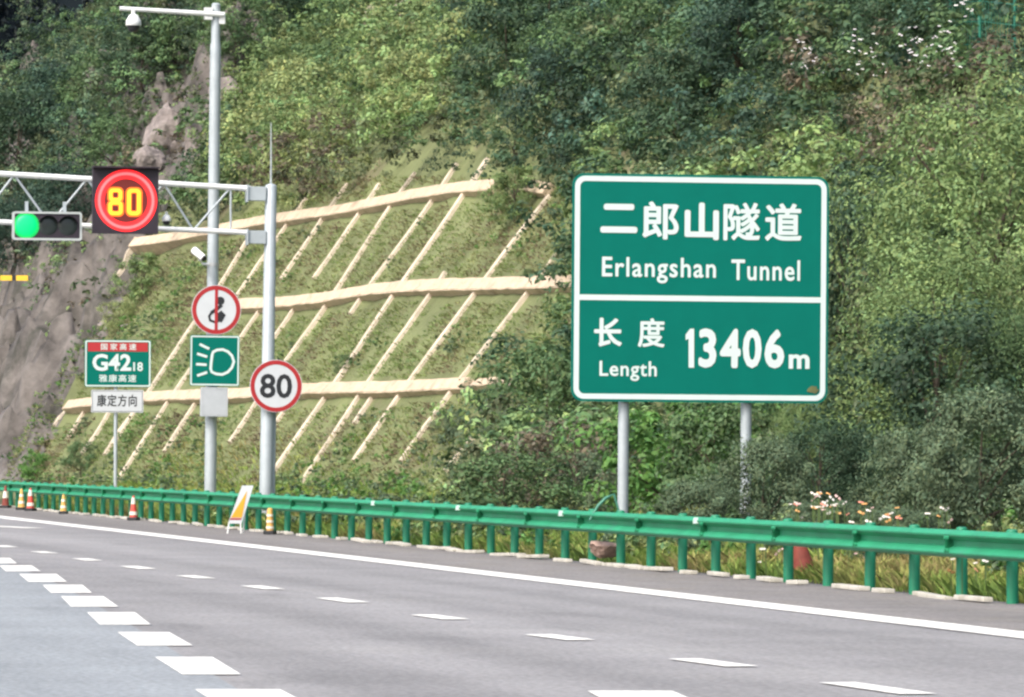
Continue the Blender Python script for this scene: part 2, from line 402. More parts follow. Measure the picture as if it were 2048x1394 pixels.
# ------------------------------------------------------------------ hillside terrain
def terrain():
    def patch(name, S, T, m_, rock, zone=0):
        s, t = np.meshgrid(S, T, indexing='ij'); x, y = st2xy(s, t); z = height(x, y)
        n, m = s.shape; idx = np.arange(n * m).reshape(n, m)
        f = np.stack([idx[:-1, :-1], idx[1:, :-1], idx[1:, 1:], idx[:-1, 1:]], -1).reshape(-1, 4)
        v = np.stack([x.ravel(), y.ravel(), z.ravel()], -1); c = v[f].mean(1); fs, ft = xy2st(c[:, 0], c[:, 1])
        rk = (rockmask(fs, ft) > (.45 if rock else .55)) & (ft > -.8) & (ft < 16) & (fs < 292)
        fr = (((c[:, 0] - RB.x) * NR.x + (c[:, 1] - RB.y) * NR.y) > .05) | (ft > 0)
        lat = (fs > 98) & (fs < 205) & (ft > -2) & (ft < 8.8 + vnoise(fs * .2, ft * 0, 44) * 1.5)
        if zone: fr = fr & (lat if zone == 2 else ~lat)
        ff = f[(rk if rock else ~rk) & fr]; u, inv = np.unique(ff, return_inverse=True)
        tag(link_mesh(name, np_mesh(name, v[u], inv.reshape(-1, 4), smooth=not rock), m_), kind='structure')
    WS, WT = np.concatenate([np.arange(20, 300, .5), np.arange(300, 420, 3)]), np.concatenate([np.arange(-60, -20, 2), np.arange(-20, 22, .4), np.arange(22, 75, 1.5)])
    patch("hillside", WS, WT, M['litter'], False, 1)
    patch("lattice_slope", WS, WT, M['slope'], False, 2)
    patch("rock_face", np.arange(174, 293, .25), np.arange(-1, 16.2, .2), M['rock'], True)
terrain()

def kerb():
    mb = MB(); s = -20.
    rg = random.Random(3)
    while s < 120:
        ln = rg.uniform(.35, 1.5); rot = Matrix.Rotation(math.atan2(U.y, U.x) + rg.uniform(-.05, .05), 3, 'Z') @ Matrix.Rotation(rg.uniform(-.02, .02), 3, 'Y')
        mb.box(rail(s + ln / 2, -.17 + rg.uniform(-.04, .04), .015 + rg.uniform(0, .02)), (ln, rg.uniform(.08, .15), .045), rot, .012)
        s += ln + rg.choice([.03, .3, .8, 1.2, 1.6])
    return tag(mb.build("kerb", M['kerb']), kind='structure')
kerb()

# ------------------------------------------------------------------ guardrail
def guardrail():
    g = empty("guardrail", rail(0)); g.rotation_euler = (0, 0, math.atan2(U.y, U.x))   # local x along the road, local -y to the hill, +y to the road
    tag(g, "long green steel guardrail with W shaped beam along the road edge", "guardrail")
    prof = [(.0, .668), (.012, .675), (.066, .650), (.084, .634), (.080, .618), (.012, .580), (.0, .570), (.0, .522), (.012, .512),
            (.068, .478), (.085, .460), (.080, .444), (.02, .412), (.0, .410), (.002, .416)]
    prof = [(d + .19, z) for d, z in prof]
    mb = MB(); bm = mb.bm; th = .007
    front = prof; back = [(d - th, z) for d, z in prof]
    loop = front + back[::-1]
    x0 = -42.
    while x0 < 170:
        x1 = x0 + 4.02; off = .004 if int(round(x0 / 4)) % 2 else 0.
        A = [[bm.verts.new((x, d + off, z)) for d, z in loop] for x in (x0, x1)]
        for k in range(len(loop)):
            j = (k + 1) % len(loop); bm.faces.new((A[0][k], A[0][j], A[1][j], A[1][k]))
        bm.faces.new(A[0]); bm.faces.new(A[1][::-1])
        for zz in (.6, .48):
            for xx in (x1 - .06, x1 - .16):
                mb.tube((xx, .27, zz), (xx, .29, zz), .018, n=6)
        x0 += 4.
    mb.build("beam", M['rail'], g)
    pm = MB().lathe([(.057, -.25), (.057, .675), (.05, .69), (.03, .697)], 16)
    p0 = pm.build("post", M['railpost'], g, smooth=True)
    sp = MB().box((0, .115, .54), (.13, .13, .20), bevel=.02).build("spacer", M['railpost'], p0)
    posts = [p0]
    sx = (G(1921, 1198) - RB).dot(U)
    first = True; k = -8
    while True:
        s = sx + 2. * k; k += 1
        if s > 112: break
        p = p0 if first else copy_tree(p0, g); first = False
        p.location = (s, 0, 0); p.rotation_euler = (random.uniform(-.012, .012), random.uniform(-.02, .02), 0)
    # reflectors fixed to the beam
    rf = None
    for px in (1165, 955, 1440, 782):
        s = (G(px, 1012 + px * .0967) - RB).dot(U)
        if rf is None:
            rf = MB().prism([(-.035, 0), (.035, 0), (.025, .07), (-.025, .07)], -.006, .006).build("reflector", M['signwhite'], g)
            r = rf
        else: r = rf.copy(); COL.objects.link(r); r.parent = g
        r.location = (s, .285, .60); r.rotation_euler = (0, 0, math.radians(90))
guardrail()

# ------------------------------------------------------------------ sign frames: local metres from photo pixels
LEAN = .0135
class Frame:
    def __init__(f, name, px, Y, z=None, yaw=YAW, lean=LEAN):
        f.px, f.Y, f.k, f.lean = px, Y, Y / F, lean
        x = (px - 1024) * f.k
        f.z0 = float(height(x, Y)) if z is None else z
        f.root = empty(name, (x, Y, f.z0), yaw, lean); f.c = math.cos(yaw); f.yaw = yaw
    def __call__(f, px, py):
        lz = CAMH + (HOR - py) * f.k - f.z0
        lx = (px - f.px) * f.k / f.c - f.lean * lz
        return lx, lz
    def rect(f, x0, y0, x1, y1):
        ax, az = f((x0 + x1) / 2, (y0 + y1) / 2); w = (x1 - x0) * f.k / f.c / 2; h = (y1 - y0) * f.k / 2
        return ax - w, ax + w, az - h, az + h
    def text(f, body, x0, y0, x1, y1, y, m, parent=None, **kw):
        a, b, c, d = f.rect(x0, y0, x1, y1)
        return lettering(body, a, b, c, d, y, m, parent or f.root, **kw)

# ------------------------------------------------------------------ big tunnel sign
def tunnel_sign():
    f = Frame("tunnel_sign", 1246, 85.5, lean=.008); R = f.root
    tag(R, "large green tunnel name sign with white Chinese and English lettering on two posts", "road sign")
    x0, x1, z0, z1 = f.rect(1143, 348, 1659, 803)
    MB().prism(rrect(x0, x1, z0, z1, .16), -.03, 0).build("panel", M['signgreen'], R)
    bw = .072; i = .032
    bd = MB().band(rrect(x0 + i, x1 - i, z0 + i, z1 - i, .14), rrect(x0 + i + bw, x1 - i - bw, z0 + i + bw, z1 - i - bw, .075), -.034, -.028)
    bd.build("border", M['signwhite'], R)
    a, b, c, d = f.rect(1158, 590, 1645, 601); 
    MB().prism([(x0 + i + bw + .001, c), (x1 - i - bw - .001, c), (x1 - i - bw - .001, d), (x0 + i + bw + .001, d)], -.034, -.028).build("divider", M['signwhite'], R)
    y = -.0345; w = M['signwhite']
    for ch, cx0, cx1, cy0, cy1, b_ in (("二", 1200, 1274, 408, 466, .04), ("郎", 1284, 1357, 402, 478, .024), ("山", 1369, 1438, 403, 478, .034), ("隧", 1447, 1521, 402, 478, .021), ("道", 1531, 1605, 402, 478, .023)):
        f.text(ch, cx0, cy0, cx1, cy1, y, w, heavy=b_)
    f.text("Erlangshan", 1203, 514, 1432, 566, y, w, heavy=.018, spacing=1.12)
    f.text("Tunnel", 1463, 516, 1602, 558, y, w, heavy=.018, spacing=1.12)
    f.text("长", 1187, 636, 1243, 694, y, w, heavy=.03)
    f.text("度", 1275, 636, 1329, 694, y, w, heavy=.022)
    f.text("Length", 1198, 722, 1313, 762, y, w, heavy=.018, spacing=1.1)
    q = lambda px, py: f(px, py)
    MB().prism([q(1388, 656), q(1388, 734), q(1377, 734), q(1377, 676), q(1371, 679), q(1371, 668), q(1380, 656)], y - .0006, y + .003).build("lettering", w, R)
    for dg_, a_, b_ in (("3", 1397, 1433), ("4", 1440, 1482), ("0", 1486, 1524), ("6", 1530, 1570)): f.text(dg_, a_, 655, b_, 734, y, w, heavy=.034)
    f.text("m", 1579, 705, 1621, 734, y, w, bold=.03)
    # grime in the lower right corner
    gx, gz = f(1628, 776); rg = random.Random(2)
    MB().prism([(gx + .075 * math.cos(a * .45) * rg.uniform(.7, 1.25), gz + .055 * math.sin(a * .45) * rg.uniform(.7, 1.25)) for a in range(14)], -.0375, -.0345).build("dirt_patch", M['slope'], R)
    # rails behind the panel and the two posts
    for zz in (z0 + .35, (z0 + z1) / 2, z1 - .35):
        MB().box(((x0 + x1) / 2, .025, zz), (x1 - x0 - .3, .045, .09)).build("stiffener", M['alu'], R)
    for px in (1250, 1497):
        lx, _ = f(px, 900); r = .075
        MB().tube((lx, .125, -.4), (lx, .125, z1 - .2), r, n=20).build("post", M['steel'], R, smooth=True)
        pl = MB().box((lx, .125, .02), (.34, .34, .03), bevel=.006)
        pl.build("base_plate", M['steel'], R)
tunnel_sign()

# ------------------------------------------------------------------ gantry with speed board and lane signal
GY = 122.
def gantry():
    f = Frame("signal_gantry", 531, GY, lean=.0165); R = f.root
    tag(R, "grey cantilever gantry pole carrying two horizontal tubes over the road", "gantry")
    x, zt = f(539, 372)
    MB().lathe([(.135, -.3), (.132, 0), (.112, zt), (.10, zt + .02), (.02, zt + .05)], 28).build("pole", M['steel'], R, smooth=True)
    MB().box((0, 0, .02), (.5, .5, .04), bevel=.008).build("base_plate", M['steel'], R)
    MB().tube((.15, .05, -.2), (.15, .05, 2.35), .035, n=12).build("cable_pipe", M['steel'], R, smooth=True)
    ax, az = f(535, 245)
    MB().path([(.0, 0, zt), (-.005, 0, zt + .5), (-.02, 0, az)], [.022, .016, .009]).build("lightning_rod", M['steel'], R)
    for y0, y1, tz in ((374, 402, None), (462, 488, None)):
        a, b, c, d = f.rect(495, y0, 531, y1)
        fl = MB().box(((a + b) / 2, 0, (c + d) / 2), (b - a, .24, d - c), bevel=.012)
        fl.box((a - .012, 0, (c + d) / 2), (.024, .32, d - c + .06))
        fl.build("arm_socket", M['steel'], R)
    tubes = []
    for (p, q), r in ((((500, 378), (0, 360)), .055), (((495, 466), (0, 456)), .05)):
        a, b = f(*p), f(*q); e = (b[0] - a[0]); sl = (b[1] - a[1]) / e
        far = a[0] - 9.0
        MB().tube((a[0], 0, a[1]), (far, 0, a[1] + sl * (far - a[0])), r, n=16).build("arm_tube", M['steel_white'], R, smooth=True)
        tubes.append((a, sl))
    def on(i, px):
        lx = (px - f.px) * f.k / f.c; a, sl = tubes[i]; z = a[1] + sl * (lx - a[0]); lx -= 0.0
        return (lx - f.lean * z, 0, z)
    zig = [(1, 388), (0, 462), (1, 462), None, (0, 330), (1, 388), None, (0, 330), (1, 250), (0, 178), (1, 105), (0, 35), (1, -35), (0, -105), (1, -175), (0, -245)]
    for p, q in zip(zig, zig[1:]):
        if p is None or q is None: continue
        MB().tube(on(*p), on(*q), .022, n=8).build("brace", M['steel'], R)
    return f
gf = gantry()

def led_board():
    f = Frame("speed_display", 253, GY - 1.22, z=0., lean=.006); R = f.root
    x0, x1, z0, z1 = f.rect(188, 337, 318, 468)
    R.location.z = z0; dz = z0
    x0, x1, z0, z1 = x0, x1, 0., z1 - dz
    tag(R, "square black LED board lit with a red ring and amber 80", "speed display")
    MB().prism(rrect(x0, x1, z0, z1, .02), -.16, .0).build("housing", M['ledblack'], R)
    h = MB(); h.prism(rrect(x0 - .015, x1 + .015, z1, z1 + .025, .01), -.30, 0); h.build("hood", M['ledblack'], R)
    cx, cz = f(254, 402); cz -= dz; k = f.k / f.c
    MB().band(circ(cx, cz, 61 * k), circ(cx, cz, 43 * k), -.166, -.158).build("red_ring", M['ledred'], R)
    MB().prism(circ(cx, cz, 42.8 * k), -.1605, -.157).build("face_glow", M['ledglow'], R)  # red glow inside the ring, imitated by a weakly emitting disc
    pk = MB().band(circ(cx, cz, 56 * k), circ(cx, cz, 50.5 * k), -.170, -.1665)
    pk.build("ring_lights", M['ledpink'], R)
    def zc(py): return CAMH + (HOR - py) * f.k - dz
    def xc(px): return cx + (px - 254) * k
    def stad(px0, px1, py0, py1, r): return rrect(xc(px0), xc(px1), zc(py1), zc(py0), r * k)
    def ring(m_, px0, px1, py0, py1, w_, y0, r_=8): m_.band(stad(px0, px1, py0, py1, r_), stad(px0 + w_, px1 - w_, py0 + w_, py1 - w_, max(2.5, r_ - w_)), y0, -.158)
    hl = MB(); ring(hl, 217, 249, 375, 407, 11, -.1622, 10); ring(hl, 216, 250, 401, 434, 11, -.1626, 10); ring(hl, 253, 286, 375, 434, 12, -.163, 11); hl.build("digit_glow", M['ledorange'], R)
    dg = MB(); ring(dg, 220, 246, 378, 404, 7, -.1682); ring(dg, 219, 247, 403, 431, 7, -.1686); dg.build("digit_eight", M['ledamber'], R)
    dg = MB(); ring(dg, 256, 283, 378, 431, 7.5, -.169, 9); dg.build("digit_zero", M['ledamber'], R)
    bk = MB(); bk.box(((x0 + x1) / 2, .04, .1), (.5, .08, .08)); bk.box(((x0 + x1) / 2, .04, z1 - .25), (.5, .08, .08)); bk.build("bracket", M['steel'], R)
led_board()

def traffic_light():
    f = Frame("lane_signal", 96, GY - 1.75, z=0., lean=.006); R = f.root
    x0, x1, z0, z1 = f.rect(28, 424, 165, 481); dz = z0; R.location.z = z0; z1 -= z0; z0 = 0.
    tag(R, "horizontal traffic light with its left lamp lit green, hung from the gantry tubes", "traffic light")
    MB().prism(rrect(x0 + .03, x1 - .03, z0 + .03, z1 - .03, .03), -.14, 0).build("housing", M['ledblack'], R)
    MB().band(rrect(x0, x1, z0, z1, .05), rrect(x0 + .04, x1 - .04, z0 + .04, z1 - .04, .03), -.155, -.02).build("frame", M['frame'], R)
    k = f.k / f.c
    def P(px, py): a, b = f(px, py); return a, b - dz
    cz = P(55, 452)[1]; cx = P(55, 452)[0]
    def dome(cx, cz, r, d, name, m):
        mb = MB(); mb.lathe([(r, 0), (r * .9, d * .45), (r * .6, d * .8), (r * .15, d)], 28)
        bmesh.ops.transform(mb.bm, matrix=Matrix.Translation((cx, -.14, cz)) @ Matrix.Rotation(math.radians(90), 4, 'X'), verts=mb.bm.verts)
        return mb.build(name, m, R, smooth=True)
    MB().band(circ(cx, cz, 26 * k), circ(cx, cz, 21 * k), -.147, -.139).build("lamp_rim", M['lampglow'], R)
    dome(cx, cz, 21.5 * k, .04, "green_lamp", M['lampgreen'])
    for px in (98, 137):
        cx2 = P(px, 452)[0]; dome(cx2, cz, 19 * k, .03, "lens", M['lampoff'])
        v = MB(); n = 14
        o = [(cx2 + 20.5 * k * math.cos(math.radians(20 + 140 * j / n)), cz + 20.5 * k * math.sin(math.radians(20 + 140 * j / n))) for j in range(n + 1)]
        v.stroke(o, .012, -.28, -.139); v.build("visor", M['ledblack'], R)
    b = MB()
    for px in (60, 135):
        b.box((P(px, 0)[0], .05, (z0 + z1) / 2 + .1), (.06, .1, .75))
    b.build("hanger", M['steel'], R)
traffic_light()

def dome_camera(name, px, py, Y, label, size, bullet=False):
    f = Frame(name, px, Y, z=0., lean=0., yaw=0.); R = f.root; z = CAMH + (HOR - py) * f.k; R.location.z = z
    tag(R, label, "camera")
    s = size
    MB().lathe([(.02 * s, .26 * s), (.045 * s, .25 * s), (.045 * s, .16 * s), (.09 * s, .14 * s), (.155 * s, .02 * s), (.16 * s, -.06 * s), (.15 * s, -.075 * s)], 24).build("housing", M['steel_white'], R, smooth=True)
    MB().lathe([(.13 * s, -.076 * s), (.125 * s, -.13 * s), (.085 * s, -.19 * s), (.02 * s, -.21 * s)], 24).build("lens_dome", M['black'], R, smooth=True)
    return R

# ------------------------------------------------------------------ camera pole with three plates
PY = 135.
def camera_pole():
    f = Frame("camera_pole", 420, PY, lean=.012); R = f.root
    tag(R, "tall grey steel pole with a thin horizontal arm for a surveillance camera", "pole")
    zt = f(0, 6)[1]; zs = f(0, 82)[1]
    MB().lathe([(.135, -.3), (.13, 0), (.118, zs - 1.0), (.115, zs - .12), (.098, zs), (.095, zt - .03), (.06, zt)], 28).build("pole", M['steel'], R, smooth=True)
    MB().box((0, 0, .02), (.5, .5, .04), bevel=.008).build("base_plate", M['steel'], R)
    a, b = f(446, 30), f(240, 22)
    MB().path([(a[0], -.11, a[1]), (0, -.12, a[1] + .01), (b[0], -.12, b[1])], [.05, .055, .045], 14).build("arm", M['steel_white'], R, smooth=True)
    bx = MB(); x0, x1, z0, z1 = f.rect(408, 16, 424, 40); bx.box(((x0 + x1) / 2, -.06, (z0 + z1) / 2), (x1 - x0, .16, z1 - z0), bevel=.01)
    x0, x1, z0, z1 = f.rect(437, 24, 449, 48); bx.box(((x0 + x1) / 2, -.04, (z0 + z1) / 2), (x1 - x0, .14, z1 - z0), bevel=.01)
    bx.build("arm_clamp", M['steel_white'], R)
    c0 = MB(); _, zz = f(425, 529); c0.tube((0, 0, zz - .04), (0, 0, zz + .04), .135, n=24); c0.build("clamp_ring", M['alu'], R)
    return f
pf = camera_pole()
dome_camera("dome_camera", 267, 44, PY - .75, "white dome camera hanging from the end of the tall pole's arm", 1.05)
dome_camera("dome_camera", 333, 438, GY - 1.0, "small white dome camera on the lower gantry tube beside the LED board", .55)

def spot_camera():
    f = Frame("bullet_camera", 397, PY - .2, z=0., lean=0.); R = f.root; z = CAMH + (HOR - 512) * f.k; R.location.z = z
    tag(R, "white bullet camera clamped to the tall pole above the round no passenger sign", "camera")
    b = MB(); b.tube((-.10, -.05, .12), (.08, -.30, -.06), .085, .075, n=16); b.build("body", M['steel_white'], R, smooth=True)
    MB().tube((.081, -.302, -.062), (.092, -.318, -.074), .06, n=16).build("lens", M['black'], R)
    MB().path([(0, -.1, 0), (.02, .0, -.08), (.1, .05, -.17), (.27, .12, -.18)], [.03, .03, .028, .028]).build("bracket", M['steel_white'], R)
spot_camera()

def round_plate(f, cx, cy, r, name, label, Yoff):
    """round prohibition plate; returns root, centre x/z, metres per pixel"""
    R = empty(name, f.root.location, f.yaw, f.lean)
    tag(R, label, "road sign")
    x, z = f(cx, cy); k = f.k / f.c
    d = -Yoff
    MB().prism(circ(x, z, r * k), d, d + .02).build("plate", M['plate'], R)
    MB().band(circ(x, z, (r - 1.2) * k), circ(x, z, (r - 9.5) * k), d - .004, d + .002).build("red_ring", M['red'], R)
    b = MB(); b.box((x, d + .05, z), (r * k * 1.3, .06, .06)); b.build("bracket", M['alu'], R)
    return R, x, z, k, d

def passenger_sign():
    R, x, z, k, d = round_plate(pf, 430, 620, 49, "no_passenger_sign", "round red ringed sign with a black figure behind a vertical red bar", .22)
    y0, y1 = d - .0045, d + .002
    def Q(px, py): return x + (px - 430) * k, z - (py - 620) * k
    m = MB()
    m.prism(circ(*Q(438, 602), 8.2 * k, 16), y0, y1)
    m.stroke([Q(441, 610), Q(432, 618), Q(420, 626)], 7 * k, y0 - .0004, y1)
    m.stroke([Q(421, 625), Q(416, 633), Q(418, 641), Q(427, 644)], 5 * k, y0 - .0008, y1)
    m.prism([Q(431, 628), Q(440, 621), Q(449, 630), Q(445, 637), Q(441, 645), Q(436, 643), Q(432, 646)], y0 - .0012, y1)
    m.build("figure", M['black'], R)
    MB().prism([Q(427, 579), Q(433, 579), Q(433, 661), Q(427, 661)], d - .007, d + .0018).build("red_bar", M['red'], R)
passenger_sign()

def headlight_sign():
    f = pf; R = empty("headlight_sign", f.root.location, f.yaw, f.lean)
    tag(R, "square green sign with a white headlight symbol", "road sign")
    x0, x1, z0, z1 = f.rect(378, 671, 476, 772); d = -.22; k = f.k / f.c
    MB().prism(rrect(x0, x1, z0, z1, .04), d, d + .02).build("panel", M['signgreen'], R)
    MB().band(rrect(x0 + .012, x1 - .012, z0 + .012, z1 - .012, .035), rrect(x0 + .042, x1 - .042, z0 + .042, z1 - .042, .02), d - .003, d + .003).build("border", M['signwhite'], R)
    m = MB(); y0, y1 = d - .0035, d + .003
    def Q(px, py): return f(px, py)
    m.stroke([Q(*p) for p in [(424, 704), (432, 700), (443, 699), (453, 703), (461, 711), (465, 723), (461, 735), (453, 744), (442, 749), (430, 748), (421, 744), (419, 738), (420, 724), (422, 709)]], 5.2 * k, y0, y1, closed=True)
    for a, b in (((397, 689), (416, 698)), ((392, 708), (412, 714)), ((390, 729), (411, 730)), ((392, 752), (412, 745))):
        m.stroke([Q(*a), Q(*b)], 5 * k, y0, y1)
    m.build("headlight_symbol", M['signwhite'], R)
    MB().box(((x0 + x1) / 2, d + .06, (z0 + z1) / 2), (.5, .06, .07)).build("bracket", M['alu'], R)
    R2 = empty("control_box", f.root.location, f.yaw, f.lean)
    tag(R2, "plain pale grey box under the square green headlight sign", "box")
    x0, x1, z0, z1 = f.rect(399, 775, 452, 833)
    MB().prism(rrect(x0, x1, z0, z1, .015), -.30, -.14).build("cabinet", M['greyplate'], R2)
    MB().band(rrect(x0 + .03, x1 - .03, z0 + .03, z1 - .03, .012), rrect(x0 + .036, x1 - .036, z0 + .036, z1 - .036, .01), -.303, -.298).build("door_seam", M['alu'], R2)
headlight_sign()

def speed_sign():
    R, x, z, k, d = round_plate(gf, 549, 772, 52, "speed_limit_sign", "round white speed limit sign reading 80 with a red ring, on the gantry pole", .22)
    lettering("80", x - 32 * k, x + 32 * k, z - 24 * k, z + 24 * k, d - .003, M['black'], R, bold=.022, name="numerals")
speed_sign()

def route_sign():
    f = Frame("route_sign", 229, 150., lean=.004); R = f.root
    tag(R, "green expressway route sign with red header reading G4218 on a thin post", "road sign")
    x0, x1, z0, z1 = f.rect(170, 680, 301, 774); k = f.k / f.c
    MB().prism(rrect(x0, x1, z0, z1, .05), -.02, 0).build("panel", M['signgreen'], R)
    MB().band(rrect(x0 + .012, x1 - .012, z0 + .012, z1 - .012, .045), rrect(x0 + .045, x1 - .045, z0 + .045, z1 - .045, .025), -.023, -.017).build("border", M['signwhite'], R)
    a, b, c, d = f.rect(176, 685, 295, 703)
    MB().prism([(a, c), (b, c), (b, d), (a, d)], -.0225, -.017).build("header_band", M['redband'], R)
    w = M['signwhite']
    f.text("国家高速", 202, 687, 272, 700, -.0245, w, heavy=.014, spacing=1.5)
    f.text("G42", 185, 708, 262, 742, -.0245, w, bold=.03)
    f.text("18", 266, 724, 285, 742, -.0245, w, bold=.02)
    f.text("雅康高速", 198, 749, 272, 764, -.0245, w, heavy=.014, spacing=1.2)
    z1p = z1
    MB().tube((f(232, 800)[0], .06, -.3), (f(232, 800)[0], .06, z1 - .1), .045, n=16).build("post", M['steel'], R, smooth=True)
    bx = f(232, 800)[0]
    MB().box((bx, .02, z0 + .3), (.9, .04, .07)).build("bracket", M['alu'], R)
    R2 = empty("direction_sign", R.location, f.yaw, f.lean)
    tag(R2, "small white plate with dark Chinese lettering below the green route sign", "road sign")
    x0, x1, z0, z1 = f.rect(183, 780, 286, 825)
    MB().prism(rrect(x0, x1, z0, z1, .02), -.02, 0).build("plate", M['plate'], R2)
    MB().band(rrect(x0 + .02, x1 - .02, z0 + .02, z1 - .02, .015), rrect(x0 + .03, x1 - .03, z0 + .03, z1 - .03, .012), -.023, -.017).build("border", M['black'], R2)
    f.text("康定方向", 194, 789, 273, 813, -.0235, M['black'], R2, heavy=.016, spacing=1.12)
    MB().box((bx, .01, (z0 + z1) / 2), (.6, .02, .06)).build("bracket", M['alu'], R2)
route_sign()

def height_bar():
    Y = 170.; k = Y / F; z = CAMH + (HOR - 556) * k; x1 = (56 - 1024) * k; x0 = x1 - 5.2
    R = empty("barrier_bar", (x0 - .1, Y, float(height(x0 - .1, Y)) if height(x0 - .1, Y) > 0 else 0.))
    zb = R.location.z
    tag(R, "yellow and black striped bar sticking out in front of the rock face", "barrier")
    MB().tube((0, 0, 0), (0, 0, z - zb + .3), .09, n=14).build("post", M['steel'], R)
    n = 12; w = 5.2 / n
    for nm, par, m in (("black_bands", 0, 'black'), ("bar", 1, 'yellow')):
        mb = MB()
        for j in range(n):
            a_, b_ = ((0, .26) if par == 0 else (.26, 1)); mb.box((.1 + (j + (a_ + b_) / 2) * w, 0, z - zb), ((b_ - a_) * w, .10, .14))
        mb.build(nm, M[m], R)
height_bar()

# ------------------------------------------------------------------ cones and leaning board on the shoulder
def cone(px, py, hpx, label, kind):
    p = G(px, py); k = p.y / F; h = hpx * k; b = .36 * h
    R = empty("traffic_cone", p, random.uniform(-.5, .5)); tag(R, label, "traffic cone", "traffic cones along the guardrail")
    base = MB(); base.box((0, 0, .035), (b * 1.15, b * 1.15, .07), bevel=.015); base.build("base", M['black'], R)
    if kind == 'drum':
        rad = lambda z: .15 * h + (.10 - .15) * h * (z / h)
    else:
        rad = lambda z: b * .47 + (.045 * h - b * .47) * ((z - .07) / (h - .07))
    body = {'red': 'conered', 'yellow': 'coneyellow', 'drum': 'coneyellow', 'darkred': 'rustred'}[kind]
    MB().lathe([(rad(.07), .07), (rad(h - .02), h - .02), (rad(h) * .6, h)], 20).build("cone_body", M[body], R, smooth=True)
    bands = {'red': [(.22, .36), (.66, .92)], 'yellow': [(.30, .42), (.62, .74)], 'drum': [(.22, .31), (.45, .54), (.68, .77)], 'darkred': [(.45, .75)]}[kind]
    for u0, u1 in bands:
        z0, z1 = h * u0, h * u1
        MB().lathe([(rad(z0) + .006, z0), (rad(z1) + .006, z1)], 20).build("reflective_band", M['conepale'], R, smooth=True)
    return R
cone(267, 1041, 50, "red and white traffic cone standing alone below the route sign", 'red')
cone(540, 1069, 53, "yellow and white banded cone with black base right of the triangle board", 'drum')
cone(127, 1028, 40, "yellow cone standing alone left of the red and white cone", 'yellow')
cone(61, 1022, 46, "white topped red cone, right one of the touching pair", 'red')
cone(43, 1020, 43, "yellow cone, left one of the touching pair", 'yellow')
cone(11, 1016, 45, "red cone farthest away at the left edge of the photo", 'darkred')

def triangle_board():
    p = G(480, 1067); k = p.y / F
    R = empty("warning_board", p, math.radians(4)); tag(R, "leaning white board with an orange triangle, propped before the guardrail", "warning board")
    def Q(px, py): return (px - 480) * k, (1067 - py) * k
    MB().prism([Q(456, 1047), Q(483, 1047), Q(507, 971), Q(484, 971)], -.02, .0).build("board", M['plate'], R)
    MB().prism([Q(461.5, 1035), Q(484, 1035), Q(494, 982)], -.026, -.019).build("triangle", M['orange'], R)
    MB().prism([Q(459.5, 1039.5), Q(482, 1039.5), Q(482.8, 1036.5), Q(460.5, 1036.5)], -.0255, -.0192).build("stripe", M['red'], R)
    b = MB()
    for a, c in ((Q(458, 1047), Q(455, 1060)), (Q(481, 1047), Q(482, 1060))):
        b.tube((a[0], -.01, a[1]), (c[0], -.03, .0), .014, n=8)
    b.tube((Q(492, 1000)[0], .0, Q(492, 1000)[1]), (Q(487, 1060)[0], .22, 0), .014, n=8)
    b.build("stand", M['steel_white'], R)
triangle_board()

def fallen_cone():
    sv = min(np.arange(-5, 40, .05), key=lambda q: abs(project(*rail(q, .42))[0] - 1609)); p = rail(float(sv), .42)
    R = empty("fallen_cone", (p.x, p.y, .05)); tag(R, "faded red cone slumped behind the guardrail posts", "traffic cone")
    R.rotation_euler = (0, -.16, .3)
    MB().lathe([(.135, .03), (.12, .12), (.06, .40), (.03, .48)], 16).build("cone_body", M['rustred'], R, smooth=True)
    MB().box((0, 0, .02), (.32, .32, .045), bevel=.012).build("base", M['rustred'], R)
fallen_cone()

# ------------------------------------------------------------------ stones
def stone(px, py, wpx, hpx, D, label, m, seed, name="stone", group=None):
    k = D / F; x = (px - 1024) * k
    rg = np.random.default_rng(seed)
    bm = bmesh.new(); bmesh.ops.create_icosphere(bm, subdivisions=3, radius=1)
    dirs = rg.normal(size=(9, 3)); dirs /= np.linalg.norm(dirs, axis=1)[:, None]; cut = rg.uniform(.5, .95, 9)
    for v in bm.verts:
        c = np.array(v.co); d = dirs @ c; s = np.min(np.where(d > cut, cut / np.maximum(d, 1e-3), 1)); s *= 1 + .05 * rg.normal()
        v.co = Vector(c * s)
    w, h = wpx * k / 2, hpx * k / 2
    bmesh.ops.scale(bm, vec=(w, w * rg.uniform(.6, .9), h), verts=bm.verts)
    me = bpy.data.meshes.new(name); bm.to_mesh(me); bm.free()
    o = link_mesh(name, me, M[m]); o.location = (x, D, CAMH + (HOR - py) * k)
    return tag(o, label, "stone", group)
for i, (px, py, w, h, D, lab, m) in enumerate([
    (1210, 1098, 84, 44, 79, "pinkish brown boulder behind the rail below the tunnel sign's left post", 'pinkstone'),
    (700, 962, 44, 34, 148.5, "pale pink stone lying at the toe of the lattice slope", 'kerb'),
    (742, 958, 30, 20, 149., "small whitish stone right of the pale pink one at the slope toe", 'kerb'),
    (250, 967, 26, 14, 176, "flat cream rock right of the route sign's post", 'lattice'),
    (345, 971, 40, 14, 168, "wide low cream rock between the two left poles", 'kerb'),
    (460, 970, 54, 15, 160, "long flat tan rock left of the triangle board", 'lattice'),
    (372, 972, 26, 12, 166, "small pale rock beside the tall pole's foot", 'kerb')]):
    stone(px, py, w, h, D, lab, m, 40 + i)

CONCRETE = []
